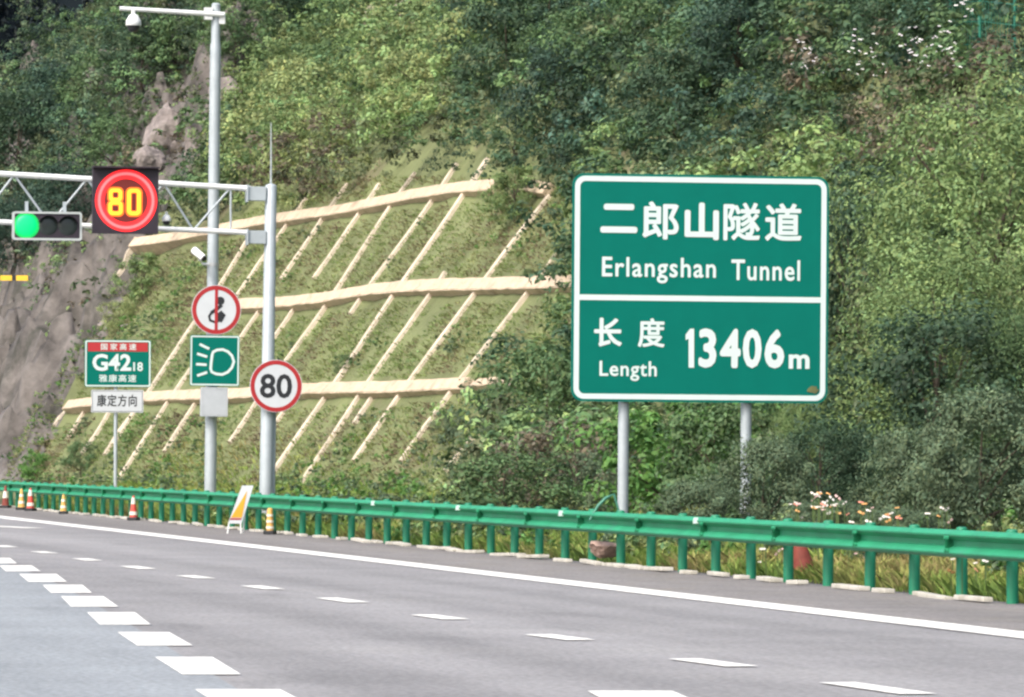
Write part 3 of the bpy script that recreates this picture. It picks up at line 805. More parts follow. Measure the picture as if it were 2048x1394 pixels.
# ------------------------------------------------------------------ concrete lattice cast on the slope
def lattice():
    c0 = cast(600, 880); R = empty("slope_lattice", c0)
    tag(R, "tan concrete lattice of beams and slanting ribs holding the grassy slope", "retaining lattice")
    R.location = c0
    NS = Vector((-NH[0] * 1.2, -NH[1] * 1.2, 1)).normalized()
    def sweep(px, w, h, name, seed, rough=.012, step=.45, straight=False, m_='lattice'):
        pts = []
        for (x0, y0), (x1, y1) in zip(px, px[1:]):
            n = max(2, int(math.hypot(x1 - x0, y1 - y0) / 25))
            for j in range(n): pts.append((x0 + (x1 - x0) * j / n, y0 + (y1 - y0) * j / n))
        pts.append(px[-1])
        if straight:
            (sa, ta), (sb, tb) = (xy2st(*cast(*p).xy) for p in (px[0], px[-1]))
            n = 26; P = []
            for j in range(n + 1):
                x, y = st2xy(sa + (sb - sa) * j / n, ta + (tb - ta) * j / n); P.append(Vector((float(x), float(y), float(height(x, y)))))
            for _ in range(6): P = [P[0]] + [(P[i - 1] + P[i] * 2 + P[i + 1]) / 4 for i in range(1, len(P) - 1)] + [P[-1]]
        else: P = [cast(*p) for p in pts]; P = [p for p in P if p is not None]
        # smooth out the depth so the member stays straight over the bumps
        for _ in range(7): P = [P[0]] + [(P[i - 1] + P[i] * 2 + P[i + 1]) / 4 for i in range(1, len(P) - 1)] + [P[-1]]
        # resample
        Q = [P[0]]
        for a, b in zip(P, P[1:]):
            n = max(1, int((b - a).length / step)); Q += [a + (b - a) * (j + 1) / n for j in range(n)]
        for a, b in zip(Q, Q[1:]): CONCRETE.extend(((a + (b - a) * e).xy.to_tuple(), w / 2 * .85 + .04) for e in (0, .25, .5, .75))
        rg = random.Random(seed); bm = bmesh.new(); rings = []
        for i, p in enumerate(Q):
            d = (Q[min(i + 1, len(Q) - 1)] - Q[max(i - 1, 0)]).normalized(); c = NS.cross(d).normalized(); nn = d.cross(c)
            j = lambda: rg.uniform(-rough, rough)
            rings.append([bm.verts.new(p + c * (sx * w / 2 + j()) + nn * (hh + j() * .7) - c0) for sx, hh in ((-1, -.3), (-1, h - .02), (-.82, h), (.82, h), (1, h - .02), (1, -.3))])
        for r0, r1 in zip(rings, rings[1:]):
            for k in range(6): bm.faces.new((r0[k], r0[(k + 1) % 6], r1[(k + 1) % 6], r1[k]))
        bm.faces.new(rings[0][::-1]); bm.faces.new(rings[-1]); bmesh.ops.recalc_face_normals(bm, faces=bm.faces)
        me = bpy.data.meshes.new(name); bm.to_mesh(me); bm.free(); link_mesh(name, me, M[m_], R)
    beams = [
        ([(271, 492), (335, 486), (420, 470), (500, 452), (600, 438), (700, 427), (800, 402), (900, 386), (940, 379), (1000, 379)], .38), ([(1066, 379), (1104, 386)], .34),
        ([(470, 616), (600, 612), (680, 600), (760, 584), (850, 579), (1000, 577), (1150, 572), (1230, 570)], .38),
        ([(140, 817), (280, 800), (400, 797), (480, 797), (650, 783), (760, 785), (850, 781), (942, 776)], .36),
        ([(958, 776), (1025, 770)], .22)]
    for i, (b, w) in enumerate(beams): sweep(b, w, .2, "beam", 100 + i, .012)
    ribs = [[(1101, 395), (710, 925)], [(1117, 511), (805, 925)], [(893, 548), (605, 970)], [(977, 321), (550, 945)], [(916, 330), (703, 631)], [(832, 349), (462, 888)],
        [(761, 371), (630, 560)], [(605, 598), (545, 685)], [(697, 371), (565, 561)], [(535, 606), (475, 690)], [(628, 380), (470, 602)], [(500, 478), (228, 892)],
        [(425, 680), (240, 960)], [(392, 811), (331, 906)], [(275, 499), (237, 553)], [(142, 798), (110, 854)],
        [(172, 824), (138, 878)], [(219, 829), (166, 910)], [(278, 815), (212, 912)], [(571, 825), (550, 855)], [(1043, 752), (1022, 778)], [(958, 866), (893, 946)],
        [(745, 800), (712, 850)]]
    for i, r in enumerate(ribs):
        sweep([r[0], r[-1]], .115 if i not in (0, 3) else .16, .10, "rib", 200 + i, .006, straight=True, m_='rib')
    for i, r in enumerate([[(750, -20), (726, 38)], [(842, 2), (795, 104)], [(800, -20), (760, 70)]]):
        sweep(r, .24, .75, "rib", 300 + i, m_='rib')
lattice()

# ------------------------------------------------------------------ foliage
def leaf_quads(c, nrm, size, rg, asp=.5):
    """diamond leaves at centres c with normals nrm"""
    n = len(c); r = rg.normal(size=(n, 3)); a = np.cross(nrm, r); a /= np.linalg.norm(a, axis=1)[:, None] + 1e-9
    b = np.cross(nrm, a); b /= np.linalg.norm(b, axis=1)[:, None] + 1e-9
    sz = size[:, None]; fold = nrm * sz * .12
    v = np.stack([c - a * sz * .5, c + b * sz * asp * .5 + fold, c + a * sz * .5, c - b * sz * asp * .5 + fold], 1).reshape(-1, 3)
    return v, np.arange(n * 4).reshape(n, 4)

def bush_geo(rg, w, h, nclump, per, leaf, base=.12, top=.5, spiky=0.):
    """leaf clumps through an uneven crown of half width w and height h"""
    th = rg.uniform(0, 2 * np.pi, nclump); u = rg.uniform(0, 1, nclump)
    zz = base * h + (1 - base) * h * u
    prof = np.sqrt(np.clip(1 - ((u - .42) / .62) ** 2, .03, 1))           # widest below the middle
    lob = 1 + .28 * np.sin(th * 3 + rg.uniform(0, 6)) + .18 * np.sin(th * 5 + zz * 2 + rg.uniform(0, 6))
    rad = w * prof * lob * np.sqrt(rg.uniform(.3, 1, nclump))
    c = np.stack([rad * np.cos(th), rad * np.sin(th), zz + rg.normal(0, .05 * h, nclump)], 1)
    cs = rg.uniform(.07, .17, nclump) * (w + h) * .5
    i = np.repeat(np.arange(nclump), per)
    off = rg.normal(size=(len(i), 3)); off *= (cs[i] / 1.6)[:, None]; off[:, 2] *= .7 + spiky
    p = c[i] + off; p[:, 2] = np.maximum(p[:, 2], .04)
    out = p - np.array([0, 0, h * .3]); out /= np.linalg.norm(out, axis=1)[:, None] + 1e-9
    lo = off / (np.linalg.norm(off, axis=1)[:, None] + 1e-9); nn = out * .35 + lo * .75 + np.array([0, 0, .5]) + rg.normal(size=p.shape) * .33; nn /= np.linalg.norm(nn, axis=1)[:, None]
    size = leaf * rg.uniform(.6, 1.35, len(i))
    v, f = leaf_quads(p, nn, size, rg, .5)
    ct = rg.normal(0, 1, nclump)[i]                                     # clump tone
    return v, f, ct, c
def tints(base, ct, rg, spread=.22, warm=.07):
    n = len(ct); b = np.array(base)[None, :] * np.exp(spread * ct * .9 + rg.normal(0, spread * .38, n))[:, None]
    wv = rg.normal(0, warm, n); b[:, 0] *= np.exp(wv); b[:, 2] *= np.exp(-wv * .8)
    return np.clip(b, .004, .6)
GREEN = dict(light=(.185, .270, .105), yellow=(.230, .280, .115), mid=(.092, .158, .066), dark=(.050, .092, .050), blue=(.046, .088, .060), olive=(.108, .136, .068),
             brown=(.140, .122, .086), grey=(.108, .156, .088), fresh=(.105, .225, .056), deep=(.022, .036, .026))

def plant(name, seed, w, h, nclump, per, leaf, col, trunk=True, spiky=0., base=.12, tr=.05):
    """a shrub or tree thing at the origin: foliage, and a trunk with limbs"""
    rg = np.random.default_rng(seed)
    R = empty(name, (0, 0, 0))
    v, f, ct, cl = bush_geo(rg, w, h, nclump, per, leaf, base, spiky=spiky)
    link_mesh("foliage", np_mesh("foliage", v, f, tints(GREEN[col], ct, rg)), M['leaf'], R)
    mb = MB(); r0 = tr * h / 3 + .02
    mb.path([(0, 0, -.3), (.02 * h, .01, .2 * h), (-.02 * h, .02 * h, .5 * h), (.01, 0, .85 * h)], [r0, r0 * .8, r0 * .5, r0 * .15], 8)
    for j in range(9):
        q = cl[rg.integers(len(cl))]; z0 = min(q[2] * rg.uniform(.3, .7), .7 * h)
        mid = np.array([q[0] * .45, q[1] * .45, (z0 + q[2]) / 2 + .02 * h])
        mb.path([(0, 0, z0), tuple(mid), tuple(q)], [r0 * .42, r0 * .28, r0 * .08], 5)
    mb.build("trunk", M['bark'], R)
    return R
PROTO = {}
def put(kind, px, py, hpx, label, cat, group=None, wide=1., D=None, rot=None):
    """stand a copy of a plant kind on the ground seen at a pixel, as tall as hpx photo pixels"""
    spec = KIND[kind]
    if D is None: p = cast(px, py)
    else: x = (px - 1024) * D / F; p = Vector((x, D, float(height(x, D))))
    if p is None: return
    if kind not in PROTO: R = PROTO[kind] = plant(*spec)
    else: R = copy_tree(PROTO[kind])
    s = hpx * p.y / F / spec[3]
    R.location = p - Vector((0, 0, .05)); R.rotation_euler = (0, 0, random.uniform(0, 6.28) if rot is None else rot); R.scale = (s * wide, s * wide, s)
    return tag(R, label, cat, group)
# name, seed, half width, height, clumps, leaves per clump, leaf size, colour
KIND = dict(
    light=("leafy_shrub", 11, 1.5, 2.6, 70, 70, .13, 'light'), light2=("leafy_shrub", 12, 1.7, 2.4, 70, 70, .13, 'yellow'),
    mid=("leafy_shrub", 13, 1.5, 2.8, 70, 70, .13, 'mid'), dark=("broadleaf_tree", 14, 2.0, 4.2, 110, 70, .16, 'dark'),
    dark2=("broadleaf_tree", 15, 1.9, 4.6, 110, 70, .16, 'blue'), mid2=("broadleaf_tree", 16, 2.0, 4.4, 110, 70, .16, 'mid'),
    olive=("leafy_shrub", 17, 1.5, 2.2, 60, 70, .12, 'olive'), brown=("dry_shrub", 18, 1.5, 1.8, 55, 60, .10, 'brown'),
    grey=("leafy_shrub", 19, 1.5, 2.3, 60, 70, .11, 'grey'), fresh=("leafy_shrub", 20, 1.4, 2.0, 60, 70, .12, 'fresh'),
    near=("roadside_tree", 21, 2.1, 5.4, 260, 120, .085, 'mid'), near_light=("roadside_tree", 22, 1.7, 4.6, 260, 130, .075, 'light'),
    near_dark=("roadside_shrub", 23, 1.6, 2.6, 150, 110, .08, 'dark'), near_grey=("roadside_shrub", 24, 1.3, 2.2, 150, 110, .075, 'grey'),
    conifer=("young_pine", 25, 1.3, 3.2, 110, 80, .10, 'blue'))

def scrub(name, poly_cols, n, seed, srange, trange, hr, lab, leaf=.098, per=36, nc=18):
    """uncountable brush over the hill: many low bushes merged into one mass. poly_cols: list of (polygon, colours) in order; None polygon = rest"""
    rg = np.random.default_rng(seed)
    variants = []
    for q in range(6):
        v, f, ct, _ = bush_geo(rg, 1.0, 1.3, nc, per, leaf, .02); variants.append((v, f, ct))
    s = rg.uniform(*srange, n); t = rg.uniform(*trange, n); x, y = st2xy(s, t); z = height(x, y); px, py = project(x, y, z)
    VV, FF, TT = [], [], []; o = 0
    for i in range(n):
        if not (-300 < px[i] < 2900 and -560 < py[i] < 1250): continue
        if (x[i] - RB.x) * NR.x + (y[i] - RB.y) * NR.y < 4.5: continue
        cols = None
        for poly, c in poly_cols:
            if poly is None or bool(inpoly(px[i], py[i], poly)): cols = c; break
        if not cols: continue
        v, f, ct = variants[rg.integers(6)]
        a = rg.uniform(0, 6.28); sc = rg.uniform(*hr); ca, sa = math.cos(a), math.sin(a)
        w = v * np.array([sc * rg.uniform(.85, 1.3), sc * rg.uniform(.85, 1.3), sc]); w = np.stack([w[:, 0] * ca - w[:, 1] * sa, w[:, 0] * sa + w[:, 1] * ca, w[:, 2]], 1)
        VV.append(w + np.array([x[i], y[i], z[i] - .08])); FF.append(f + o); o += len(v)
        b = np.array(GREEN[cols[rg.integers(len(cols))]]) * math.exp(rg.normal(0.03, .26))
        TT.append(tints(b, ct, rg, .2))
    me = np_mesh(name, np.concatenate(VV), np.concatenate(FF), np.concatenate(TT))
    o = link_mesh(name, me, M['leaf']); return tag(o, lab, None, None, 'stuff')

LATT = [(60, 830), (100, 780), (190, 640), (268, 480), (420, 455), (560, 395), (620, 372), (720, 352), (1000, 352), (1120, 372), (1160, 380), (1170, 810), (1040, 800), (960, 870), (880, 985), (0, 990)]
ROCKW = [(-80, 700), (60, 560), (150, 470), (230, 400), (300, 300), (470, 260), (430, 330), (420, 440), (265, 470), (190, 640), (90, 800), (40, 950), (-80, 960)]
ROCK = [(-80, 560), (60, 500), (150, 430), (215, 330), (268, 240), (330, 170), (440, 135), (492, 190), (470, 260), (430, 330), (420, 440), (265, 470), (190, 640), (90, 800), (40, 950), (-80, 960)]
LIGHTZ = [(490, 380), (480, 230), (560, 150), (640, 90), (760, 20), (900, 30), (980, 110), (960, 230), (860, 320), (760, 350)]
PURP = [(550, 425), (600, 345), (760, 300), (860, 300), (900, 345), (780, 372), (690, 405)]
RIGHTTOP = [(1640, 230), (2100, 180), (2100, 420), (1800, 420), (1640, 330)]
scrub("hillside_scrub", [(PURP, ['brown', 'olive', 'brown', 'yellow']), (LATT, None), (ROCK, None), ([(-200, 780), (1010, 780), (1010, 1200), (-200, 1200)], None), (PURP, ['brown', 'olive', 'olive']), (LIGHTZ, ['light', 'light', 'yellow', 'mid']),
     ([(-200, -300), (420, -300), (420, 560), (-200, 560)], ['mid', 'dark', 'blue', 'olive', 'grey']), (RIGHTTOP, ['olive', 'brown', 'mid']),
     ([(880, -300), (2300, -300), (2300, 380), (880, 380)], ['mid', 'dark', 'dark', 'blue', 'olive']), (None, ['mid', 'dark', 'olive', 'light'])],
     11500, 5, (15, 275), (-3.5, 38), (.5, 1.6), "dense green brush covering the hillside above and beside the lattice")

scrub("rock_weeds", [(ROCK, ['mid', 'olive', 'grey', 'light', 'brown']), (None, None)], 3200, 15, (176, 285), (-1, 16), (.2, .85), "small weeds growing in cracks of the rock face", leaf=.2, per=10, nc=9)
def clear_of_concrete(s, t, extra=0):
    """False where the slope is covered by a beam or rib"""
    g = np.zeros((2600, 320), bool); i0, j0 = (s - 90) / .05, (t + 3) / .05
    for (x, y), w in CONCRETE:
        a, b = xy2st(x, y); a = (a - 90) / .05; b = (b + 3) / .05; q = int(w / .05 + .5) + extra
        if 10 < a < 2580 and 10 < b < 300: g[int(a) - q:int(a) + q + 1, max(0, int(b) - q):int(b) + q + 1] = True
    return ~g[np.clip(i0.astype(int), 0, 2599), np.clip(j0.astype(int), 0, 319)]
# low weeds and grass on the lattice slope
def grass(name, n, seed, place, blades, hr, cols, lab, width=.02, lean=.5):
    rg = np.random.default_rng(seed); x, y, z = place(rg, n); n = len(x)
    k = np.repeat(np.arange(n), blades); m = len(k)
    a = rg.uniform(0, 6.28, m); h = rg.uniform(*hr, n)[k] * rg.uniform(.5, 1.1, m); sp = rg.uniform(.0, .16, m)
    b = np.stack([x[k] + np.cos(a) * sp, y[k] + np.sin(a) * sp, z[k] - .03], 1)
    d = np.stack([np.cos(a) * lean * rg.uniform(.2, 1.2, m), np.sin(a) * lean * rg.uniform(.2, 1.2, m), np.ones(m)], 1)
    q = rg.uniform(0, 6.28, m); w = np.stack([np.cos(q), np.sin(q), np.zeros(m)], 1) * (width * rg.uniform(.6, 1.5, m))[:, None]
    mid = b + d * (h * .55)[:, None]; d2 = d.copy(); d2[:, :2] *= 1.9; tip = b + d2 * h[:, None] * np.array([1, 1, .95])
    v = np.stack([b - w * .6, b + w * .6, mid + w, tip, mid - w], 1).reshape(-1, 3); f = np.arange(m * 5).reshape(m, 5)
    pal = np.array(cols); pick = .5 + vnoise(x * .45, y * .22, seed) * .95 + vnoise(x * 1.3, y * .7, seed + 1) * .45 + rg.normal(0, .09, n)
    ci = pal[np.clip((pick * len(pal)).astype(int), 0, len(pal) - 1)][k] * np.exp(rg.normal(0, .13, (m, 1)))
    return tag(link_mesh(name, np_mesh(name, v, f, ci), M['grass']), lab, None, None, 'stuff')
def on_slope(rg, n):
    s = rg.uniform(100, 215, n); t = rg.uniform(-.6, 9.5, n); x, y = st2xy(s, t); z = height(x, y); px, py = project(x, y, z)
    cov = vnoise(s * .35, t * .55, 21) + vnoise(s * 1.1, t * 1.3, 22) * .6
    k = inpoly(px, py, LATT) & (cov > -.36) & clear_of_concrete(s, t, 1); return x[k], y[k], z[k]
grass("slope_grass", 110000, 31, on_slope, 6, (.03, .09), [(.17, .125, .09), (.215, .165, .11), (.235, .215, .115), (.255, .275, .12), (.225, .285, .105), (.20, .285, .095), (.265, .29, .135), (.27, .26, .14), (.20, .16, .11)], "short olive grass growing in the bays of the lattice", .016, .9)
def weeds():
    rg = np.random.default_rng(77); n = 4200
    s = rg.uniform(100, 215, n); t = rg.uniform(-.8, 9.3, n); x, y = st2xy(s, t); z = height(x, y); px, py = project(x, y, z)
    k = inpoly(px, py, LATT) & (vnoise(s * .22, t * .4, 33) > -.02) & clear_of_concrete(s, t, 5); VV, FF, TT = [], [], []; o = 0
    for i in np.where(k)[0]:
        v, f, ct, _ = bush_geo(rg, rg.uniform(.2, .42), rg.uniform(.18, .42), 7, 18, .065, .0)
        VV.append(v + np.array([x[i], y[i], z[i]])); FF.append(f + o); o += len(v)
        TT.append(tints(np.array(GREEN[['light', 'fresh', 'mid', 'light', 'grey'][rg.integers(5)]]) * 1.0, ct, rg))
    tag(link_mesh("slope_weeds", np_mesh("slope_weeds", np.concatenate(VV), np.concatenate(FF), np.concatenate(TT)), M['leaf']), "low leafy weeds scattered over the lattice bays", None, None, 'stuff')
weeds()
def verge_weeds():
    rg = np.random.default_rng(78); VV, FF, TT = [], [], []; o = 0
    for i in range(900):
        p = rail(rg.uniform(-20, 100), .35 + rg.exponential(2.0))
        if float(xy2st(p.x, p.y)[1]) > .5 or float(vnoise(np.array(p.x * .5), np.array(p.y * .25), 35)) < -.05: continue
        v, f, ct, _ = bush_geo(rg, rg.uniform(.15, .4), rg.uniform(.2, .55), 8, 16, .085, .0, spiky=.5)
        VV.append(v + np.array([p.x, p.y, float(height(p.x, p.y))])); FF.append(f + o); o += len(v)
        TT.append(tints(np.array(GREEN[['light', 'mid', 'grey', 'fresh', 'yellow'][rg.integers(5)]]) * 1.05, ct, rg))
    tag(link_mesh("verge_weeds", np_mesh("verge_weeds", np.concatenate(VV), np.concatenate(FF), np.concatenate(TT)), M['leaf']), "mixed leafy weeds on the verge behind the guardrail", None, None, 'stuff')
verge_weeds()
def on_verge(rg, n):
    s = rg.uniform(-22, 110, n) ; r = .28 + rg.exponential(2.2, n); p = np.array(RB)[None] + np.array(U)[None] * s[:, None] + np.array(NR)[None] * r[:, None]
    k = xy2st(p[:, 0], p[:, 1])[1] < 1.0; x, y = p[k, 0], p[k, 1]; return x, y, height(x, y)
grass("verge_grass", 30000, 41, on_verge, 7, (.06, .26), [(.34, .29, .12), (.36, .37, .12), (.27, .36, .09), (.20, .31, .07), (.23, .33, .09), (.33, .38, .11), (.40, .38, .15)], "yellow green long grass on the verge behind the guardrail", .013)

# ------------------------------------------------------------------ far dark hill and its wood behind the rock's crest
def far():
    X, Y = np.meshgrid(np.linspace(-160, 140, 90), np.linspace(420, 760, 60), indexing='ij')
    Z = -2 + (Y - 420) * .36 + vnoise(X * .03, Y * .03, 51) * 22 + vnoise(X * .1, Y * .1, 52) * 6
    n, m = X.shape; idx = np.arange(n * m).reshape(n, m); f = np.stack([idx[:-1, :-1], idx[1:, :-1], idx[1:, 1:], idx[:-1, 1:]], -1).reshape(-1, 4)
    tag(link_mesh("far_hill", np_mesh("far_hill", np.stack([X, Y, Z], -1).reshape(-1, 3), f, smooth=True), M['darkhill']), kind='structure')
    rg = np.random.default_rng(61); VV, FF, TT = [], [], []; o = 0
    for i in range(2000):
        y = rg.uniform(425, 700); x = (rg.uniform(-500, 700) - 1024) * y / F; z = -2 + (y - 420) * .36 + float(vnoise(np.array(x * .03), np.array(y * .03), 51)) * 22
        px, py = project(x, y, z)
        if not (-600 < px < 900 and -900 < py < 500): continue
        h = rg.uniform(5, 9); n = 150; u = rg.uniform(0, 1, n) ** .8; th = rg.uniform(0, 6.28, n); rad = (1 - u) * h * .2 * np.sqrt(rg.uniform(.1, 1, n))
        c = np.stack([x + rad * np.cos(th), y + rad * np.sin(th), z + u * h], 1)
        nn = np.stack([np.cos(th), np.sin(th), np.full(n, .7)], 1) + rg.normal(0, .3, (n, 3)); nn /= np.linalg.norm(nn, axis=1)[:, None]
        v, f = leaf_quads(c, nn, rg.uniform(.5, 1.0, n), rg, .5); VV.append(v); FF.append(f + o); o += len(v)
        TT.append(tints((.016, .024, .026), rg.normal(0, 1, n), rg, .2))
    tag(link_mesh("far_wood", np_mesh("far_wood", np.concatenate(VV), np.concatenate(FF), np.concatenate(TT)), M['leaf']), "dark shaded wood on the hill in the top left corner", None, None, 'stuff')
far()

# ------------------------------------------------------------------ individual shrubs and trees
HG = "shrubs and trees on the hillside"; VG = "shrubs on the verge by the tunnel sign"
def putD(kind, px, top, D, label, cat, group=VG, wide=1.):
    x = (px - 1024) * D / F; zb = float(height(x, D)); base = HOR - (zb - CAMH) * F / D
    return put(kind, px, base, base - top, label, cat, group, wide, D=D)
for a in [
    ("near_light", 1965, 200, 98, "tall pale green tree filling the right edge of the photo", "tree", VG, .8),
    ("near_light", 1890, 500, 93, "pale olive green shrub filling the space between sign and right edge at mid height", "bush", VG, .95),
    ("near", 2040, 640, 89, "dark leafed tree cut off by the photo's right edge, below the pale green one", "tree", VG, .7),
    ("olive", 1835, 530, 99, "broad olive bush halfway between the sign and the photo's right edge", "bush", VG, .62),
    ("near_dark", 1735, 420, 101, "tall blue green bush close beside the sign's upper right side", "bush", VG, .5),
    ("near_dark", 1880, 640, 90, "shadowy dark bush low at right, behind the grey feathery one", "bush", VG, 1.),
    ("near_grey", 1965, 790, 80, "grey green feathery bush just behind the rail at the far right", "bush", VG, .85),
    ("near_grey", 1835, 860, 82, "olive grey low bush behind the rail, left of the feathery one at far right", "bush", VG, .9),
    ("near_dark", 1640, 860, 85, "dark bush rising behind the flowers at right", "bush", VG, .9),
    ("near_grey", 1530, 880, 84, "blue grey bush hiding the foot of the sign's right post", "bush", VG, .8),
    ("fresh", 1345, 800, 97, "bright green leafy bush midway between the sign's two posts", "bush", VG, 1.),
    ("mid", 1430, 800, 96, "mid green bush just left of the sign's right post", "bush", VG, .9),
    ("fresh", 1695, 610, 104, "bright green bush peeping out at the sign's right edge by its divider", "bush", VG, .7),
    ("brown", 1150, 850, 108, "brown dry bush just left of the sign's left post", "bush", VG, 1.1),
    ("olive", 1075, 870, 112, "low olive bush left of the brown dry one", "bush", VG, 1.),
    ("grey", 975, 835, 126, "pale grey green bush at the lattice's lower right corner", "bush", VG, .9),
    ("mid", 1095, 700, 124, "green bush overgrowing the right end of the lowest lattice beam", "bush", VG, .8),
    ("grey", 1200, 905, 100, "small grey green bush at the foot of the sign's left post", "bush", VG, .9),
    ("near_grey", 1655, 1000, 77.5, "low grey green weed bush carrying the pink and white flowers", "bush", VG, 1.5),
    ("near_grey", 1790, 1015, 74, "low grey green bush right of the flowering one behind the rail", "bush", VG, 1.5),
    ("near_grey", 1400, 960, 83, "low bushy clump behind the rail, between the sign's two posts", "bush", VG, 1.2),
    ("mid", 1010, 900, 100, "mid green low bush behind the rail left of the teal strip", "bush", VG, 1.4),
    ("near_light", 1600, 790, 93, "pale green bush below the sign's lower right corner", "bush", VG, .55),
]: putD(*a)
for a in [
    # kind, px, py (foot), height in px, label, category
    ("light", 520, 275, 110, "light green shrub right of the tall pole, near the rock's upper end", "bush"),
    ("light2", 600, 235, 120, "yellow green rounded shrub highest of the pale ones above the lattice", "bush"),
    ("light", 575, 345, 120, "light green shrub directly above the top beam's left third", "bush"),
    ("light2", 660, 325, 110, "yellow green shrub between the ribs' top ends and the pale shrubs above", "bush"),
    ("light", 735, 190, 130, "big light green shrub left of the dark tree group", "bush"),
    ("light2", 850, 250, 150, "yellow green shrub in the hollow above the lattice's middle", "bush"),
    ("light", 880, 120, 110, "light green shrub near the photo's top, below the upper ribs", "bush"),
    ("light", 1030, 440, 110, "light green bush growing over the top beam near its right end", "bush"),
    ("mid", 1030, 330, 120, "mid green shrub just above the lattice's top right corner", "bush"),
    ("mid2", 1100, 130, 170, "mid green tree at the photo's top, right of the upper lattice ribs", "tree"),
    ("light", 1400, 90, 120, "light green bush at the photo's top between dark trees", "bush"),
    ("dark", 1600, 260, 150, "dark rounded tree above the sign's upper right corner", "tree"),
    ("mid2", 1130, 170, 150, "mid green tree below the topmost tree row, left of the broad one", "tree"),
    ("dark2", 950, 90, 150, "blue green tree just right of the upper lattice ribs", "tree"),
    ("olive", 1330, 200, 120, "olive bush between the two biggest hillside trees", "bush"),
    ("dark", 1900, 90, 190, "dark tree behind the green fence at the top right corner", "tree"),
    ("light2", 1690, 200, 90, "yellow green bush left above the white flower patch", "bush"),
    ("dark2", 1120, 320, 230, "dark blue green tree above the sign's upper left corner", "tree"),
    ("dark", 1010, 200, 210, "dark tree left of the two biggest hillside trees", "tree"),
    ("mid2", 1240, 210, 230, "broad mid green tree above the middle of the sign", "tree"),
    ("dark", 1350, 330, 220, "dark tree touching the sign's top edge", "tree"),
    ("dark2", 1480, 200, 240, "large blue green tree above the sign's right half", "tree"),
    ("olive", 1480, 330, 110, "olive shrub directly above the sign's right half", "bush"),
    ("mid2", 1640, 100, 190, "mid green tree at the photo's top edge, right of the big blue green one", "tree"),
    ("dark", 1790, 110, 220, "dark tree at the photo's top edge, left of the green fence", "tree"),
    ("olive", 1720, 320, 130, "olive shrub left of the white flower patch", "bush"),
    ("dark2", 110, 330, 190, "blue green tree left of the rock face, below the dark corner", "tree"),
    ("dark", 40, 400, 210, "dark tree at the photo's left edge above the gantry tube", "tree"),
    ("mid2", 190, 260, 160, "mid green tree on the crest left of the hanging camera", "tree"),
    ("dark2", 130, 500, 170, "blue green tree behind the traffic light", "tree"),
    ("dark", 285, 190, 150, "dark tree below the arm of the tall pole", "tree"),
    ("mid", 350, 160, 130, "mid green bush left of the tall pole's shaft, above the pale rock", "bush"),
    ("mid", 230, 350, 120, "mid green bush at the left of the pale rock outcrop", "bush"),
    ("mid2", 470, 120, 150, "mid green tree right of the tall pole's top", "tree"),
    ("dark", 560, 70, 150, "dark tree at the photo's top edge, right of the tall pole", "tree"),
    ("dark2", 660, 60, 130, "blue green tree at the photo's top edge, left of the upper ribs", "tree"),
    ("dark2", 30, 540, 140, "blue green tree at the left edge above the striped bar", "tree"),
    ("light", 285, 600, 95, "light green bush on the lattice slope right of the rock", "bush"),
    ("light2", 240, 660, 60, "yellow green low bush above the green route sign", "bush"),
    ("fresh", 70, 960, 60, "bright green bush at the rock's foot, left of the route sign", "bush"),
    ("mid", 160, 950, 70, "mid green bush left of the route sign's thin post", "bush"),
    ("mid", 1055, 560, 26, "single small dark green tuft on the slope above the middle beam", "bush"),
    ("mid", 690, 745, 40, "small green bush on a rib in the middle of the lattice", "bush"),
    ("grey", 900, 880, 60, "grey green bush on the slope below the lowest beam's right end", "bush"),
]: put(a[0], a[1], a[2], a[3], a[4], a[5], HG)

# ------------------------------------------------------------------ rock outcrops, flowers, green fence, netting strip
for i, (px, py, w, h, lab) in enumerate([(325, 270, 90, 150, "tall pale pinkish rock outcrop left of the tall pole"), (300, 320, 70, 60, "low pink grey rock below the tall outcrop"),
        (392, 300, 60, 110, "cream streaked rock beside the tall pole's shaft"), (450, 190, 70, 70, "brown grey rock right of the tall pole, highest of the outcrops"),
        (352, 290, 22, 26, "small white rock between the two pale outcrops"), (462, 255, 60, 60, "dark brown rock right of the tall pole, below the highest outcrop"),
        (206, 650, 26, 18, "small white block above the route sign"), (252, 652, 30, 12, "flat pale block right of the small white block above the route sign"), (1935, 222, 130, 44, "pale earthy rock band at the upper right, dotted with white blossoms")]):
    p = cast(px, py + h * .3); stone(px, py, w, h, p.y, lab, 'rockpale', 70 + i, "rock_outcrop", "rocks of the cut face")

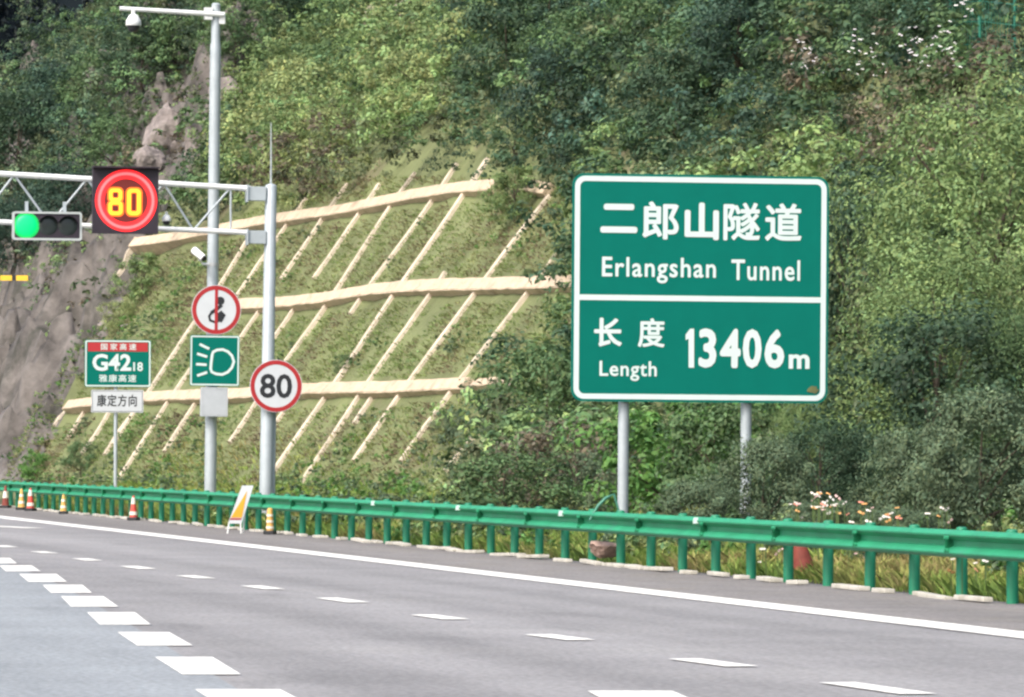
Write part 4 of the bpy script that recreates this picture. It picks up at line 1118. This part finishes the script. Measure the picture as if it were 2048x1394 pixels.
def flowers(name, spots, n, seed, cols, size, lab):
    rg = np.random.default_rng(seed); VV, FF, TT = [], [], []; o = 0
    for i in range(n):
        (x0, y0, x1, y1, D) = spots[rg.integers(len(spots))]
        px, py = rg.uniform(x0, x1), rg.uniform(y0, y1)
        if D is None:
            p = cast(px, py)
            if p is None: continue
            c = np.array(p) + np.array([-.5, -1.2, .75]) * rg.uniform(1.1, 1.9)
        else:
            d = D + rg.uniform(-2, 2); c = np.array([(px - 1024) * d / F, d, CAMH + (HOR - py) * d / F])
        g = float(height(c[0], c[1])); col = cols[rg.integers(len(cols))]
        sc = size * rg.uniform(.6, 1.3); m = 6; a = np.arange(m) * 2 * np.pi / m
        tl = rg.normal(0, .5, 2)
        for a_ in a:
            q = c + np.array([math.cos(a_), math.sin(a_) * .8 - .2, .15 + tl[0] * math.cos(a_)]) * sc * .5
            nn = np.array([[tl[0], -.8, .7]]); v, f = leaf_quads(q[None], nn / np.linalg.norm(nn), np.array([sc * .8]), rg, .8)
            VV.append(v); FF.append(f + o); o += 4; TT.append(np.array([col]) * rg.uniform(.8, 1.1))
        if D is None: continue
        w = .005                                                          # stem down to the ground
        v = np.array([[c[0] - w, c[1], g], [c[0] + w, c[1], g], [c[0] + w, c[1], c[2] - .01], [c[0] - w, c[1], c[2] - .01]])
        VV.append(v); FF.append(np.arange(4)[None] + o); o += 4; TT.append(np.array([[.08, .13, .04]]))
    tag(link_mesh(name, np_mesh(name, np.concatenate(VV), np.concatenate(FF), np.concatenate(TT)), M['petal']), lab, None, None, 'stuff')
flowers("white_flowers", [(1880, 195, 1985, 250, None), (1880, 215, 1970, 260, None), (1650, 220, 1705, 262, None), (1755, 205, 1830, 255, None), (1960, 90, 2000, 135, None)], 130, 81, [(.75, .75, .72), (.7, .66, .68)], .045, "white blossoms scattered over the upper right hillside")
flowers("verge_flowers", [(1560, 1005, 1730, 1040, 76), (1620, 985, 1680, 1015, 76), (1700, 1015, 1900, 1045, 72), (1900, 1100, 2040, 1170, 62), (1480, 1080, 1800, 1130, 72)], 95, 82, [(.72, .70, .66), (.60, .24, .17), (.65, .45, .42), (.72, .68, .62), (.70, .66, .60), (.62, .34, .12)], .042, "white, pink and orange flowers behind the guardrail at right")

def green_fence():
    pts = [cast(1900, 150), cast(1960, 150), cast(2030, 160), cast(2090, 165)]
    R = empty("wire_fence", pts[0]); tag(R, "thin green wire fence high on the hillside at the top right corner", "fence")
    loc = [p - pts[0] for p in pts]
    for q in loc: MB().tube((q.x, q.y, -.3), (q.x, q.y, 1.5), .03, n=8).build("post", M['fencegreen'], R)
    mb = MB()
    for a, b in zip(loc, loc[1:]):
        for z in (.15, .6, 1.05, 1.45): mb.tube(a + Vector((0, 0, z)), b + Vector((0, 0, z)), .008, n=5)
        n = 12
        for j in range(1, n):
            q = a + (b - a) * j / n; mb.tube(q + Vector((0, 0, .15)), q + Vector((0, 0, 1.45)), .005, n=4)
    mb.build("wire_mesh", M['fencegreen'], R)
green_fence()

def net_strip():
    p = rail((G(1215, 1131) - RB).dot(U), 1.0); D = p.y; k = D / F; x = (1210 - 1024) * k; g = float(height(x, D))
    R = empty("net_strip", (x, D, g)); tag(R, "teal plastic strip sagging just left of the sign's left post", "netting")
    def Q(px, py): return ((px - 1210) * k, 0, CAMH + (HOR - py) * k - g)
    MB().path([Q(1180, 1040), Q(1196, 1012), Q(1212, 996), Q(1228, 988), Q(1240, 1030)], [.018, .022, .022, .018, .012], 6).build("strip", M['teal'], R)
net_strip()
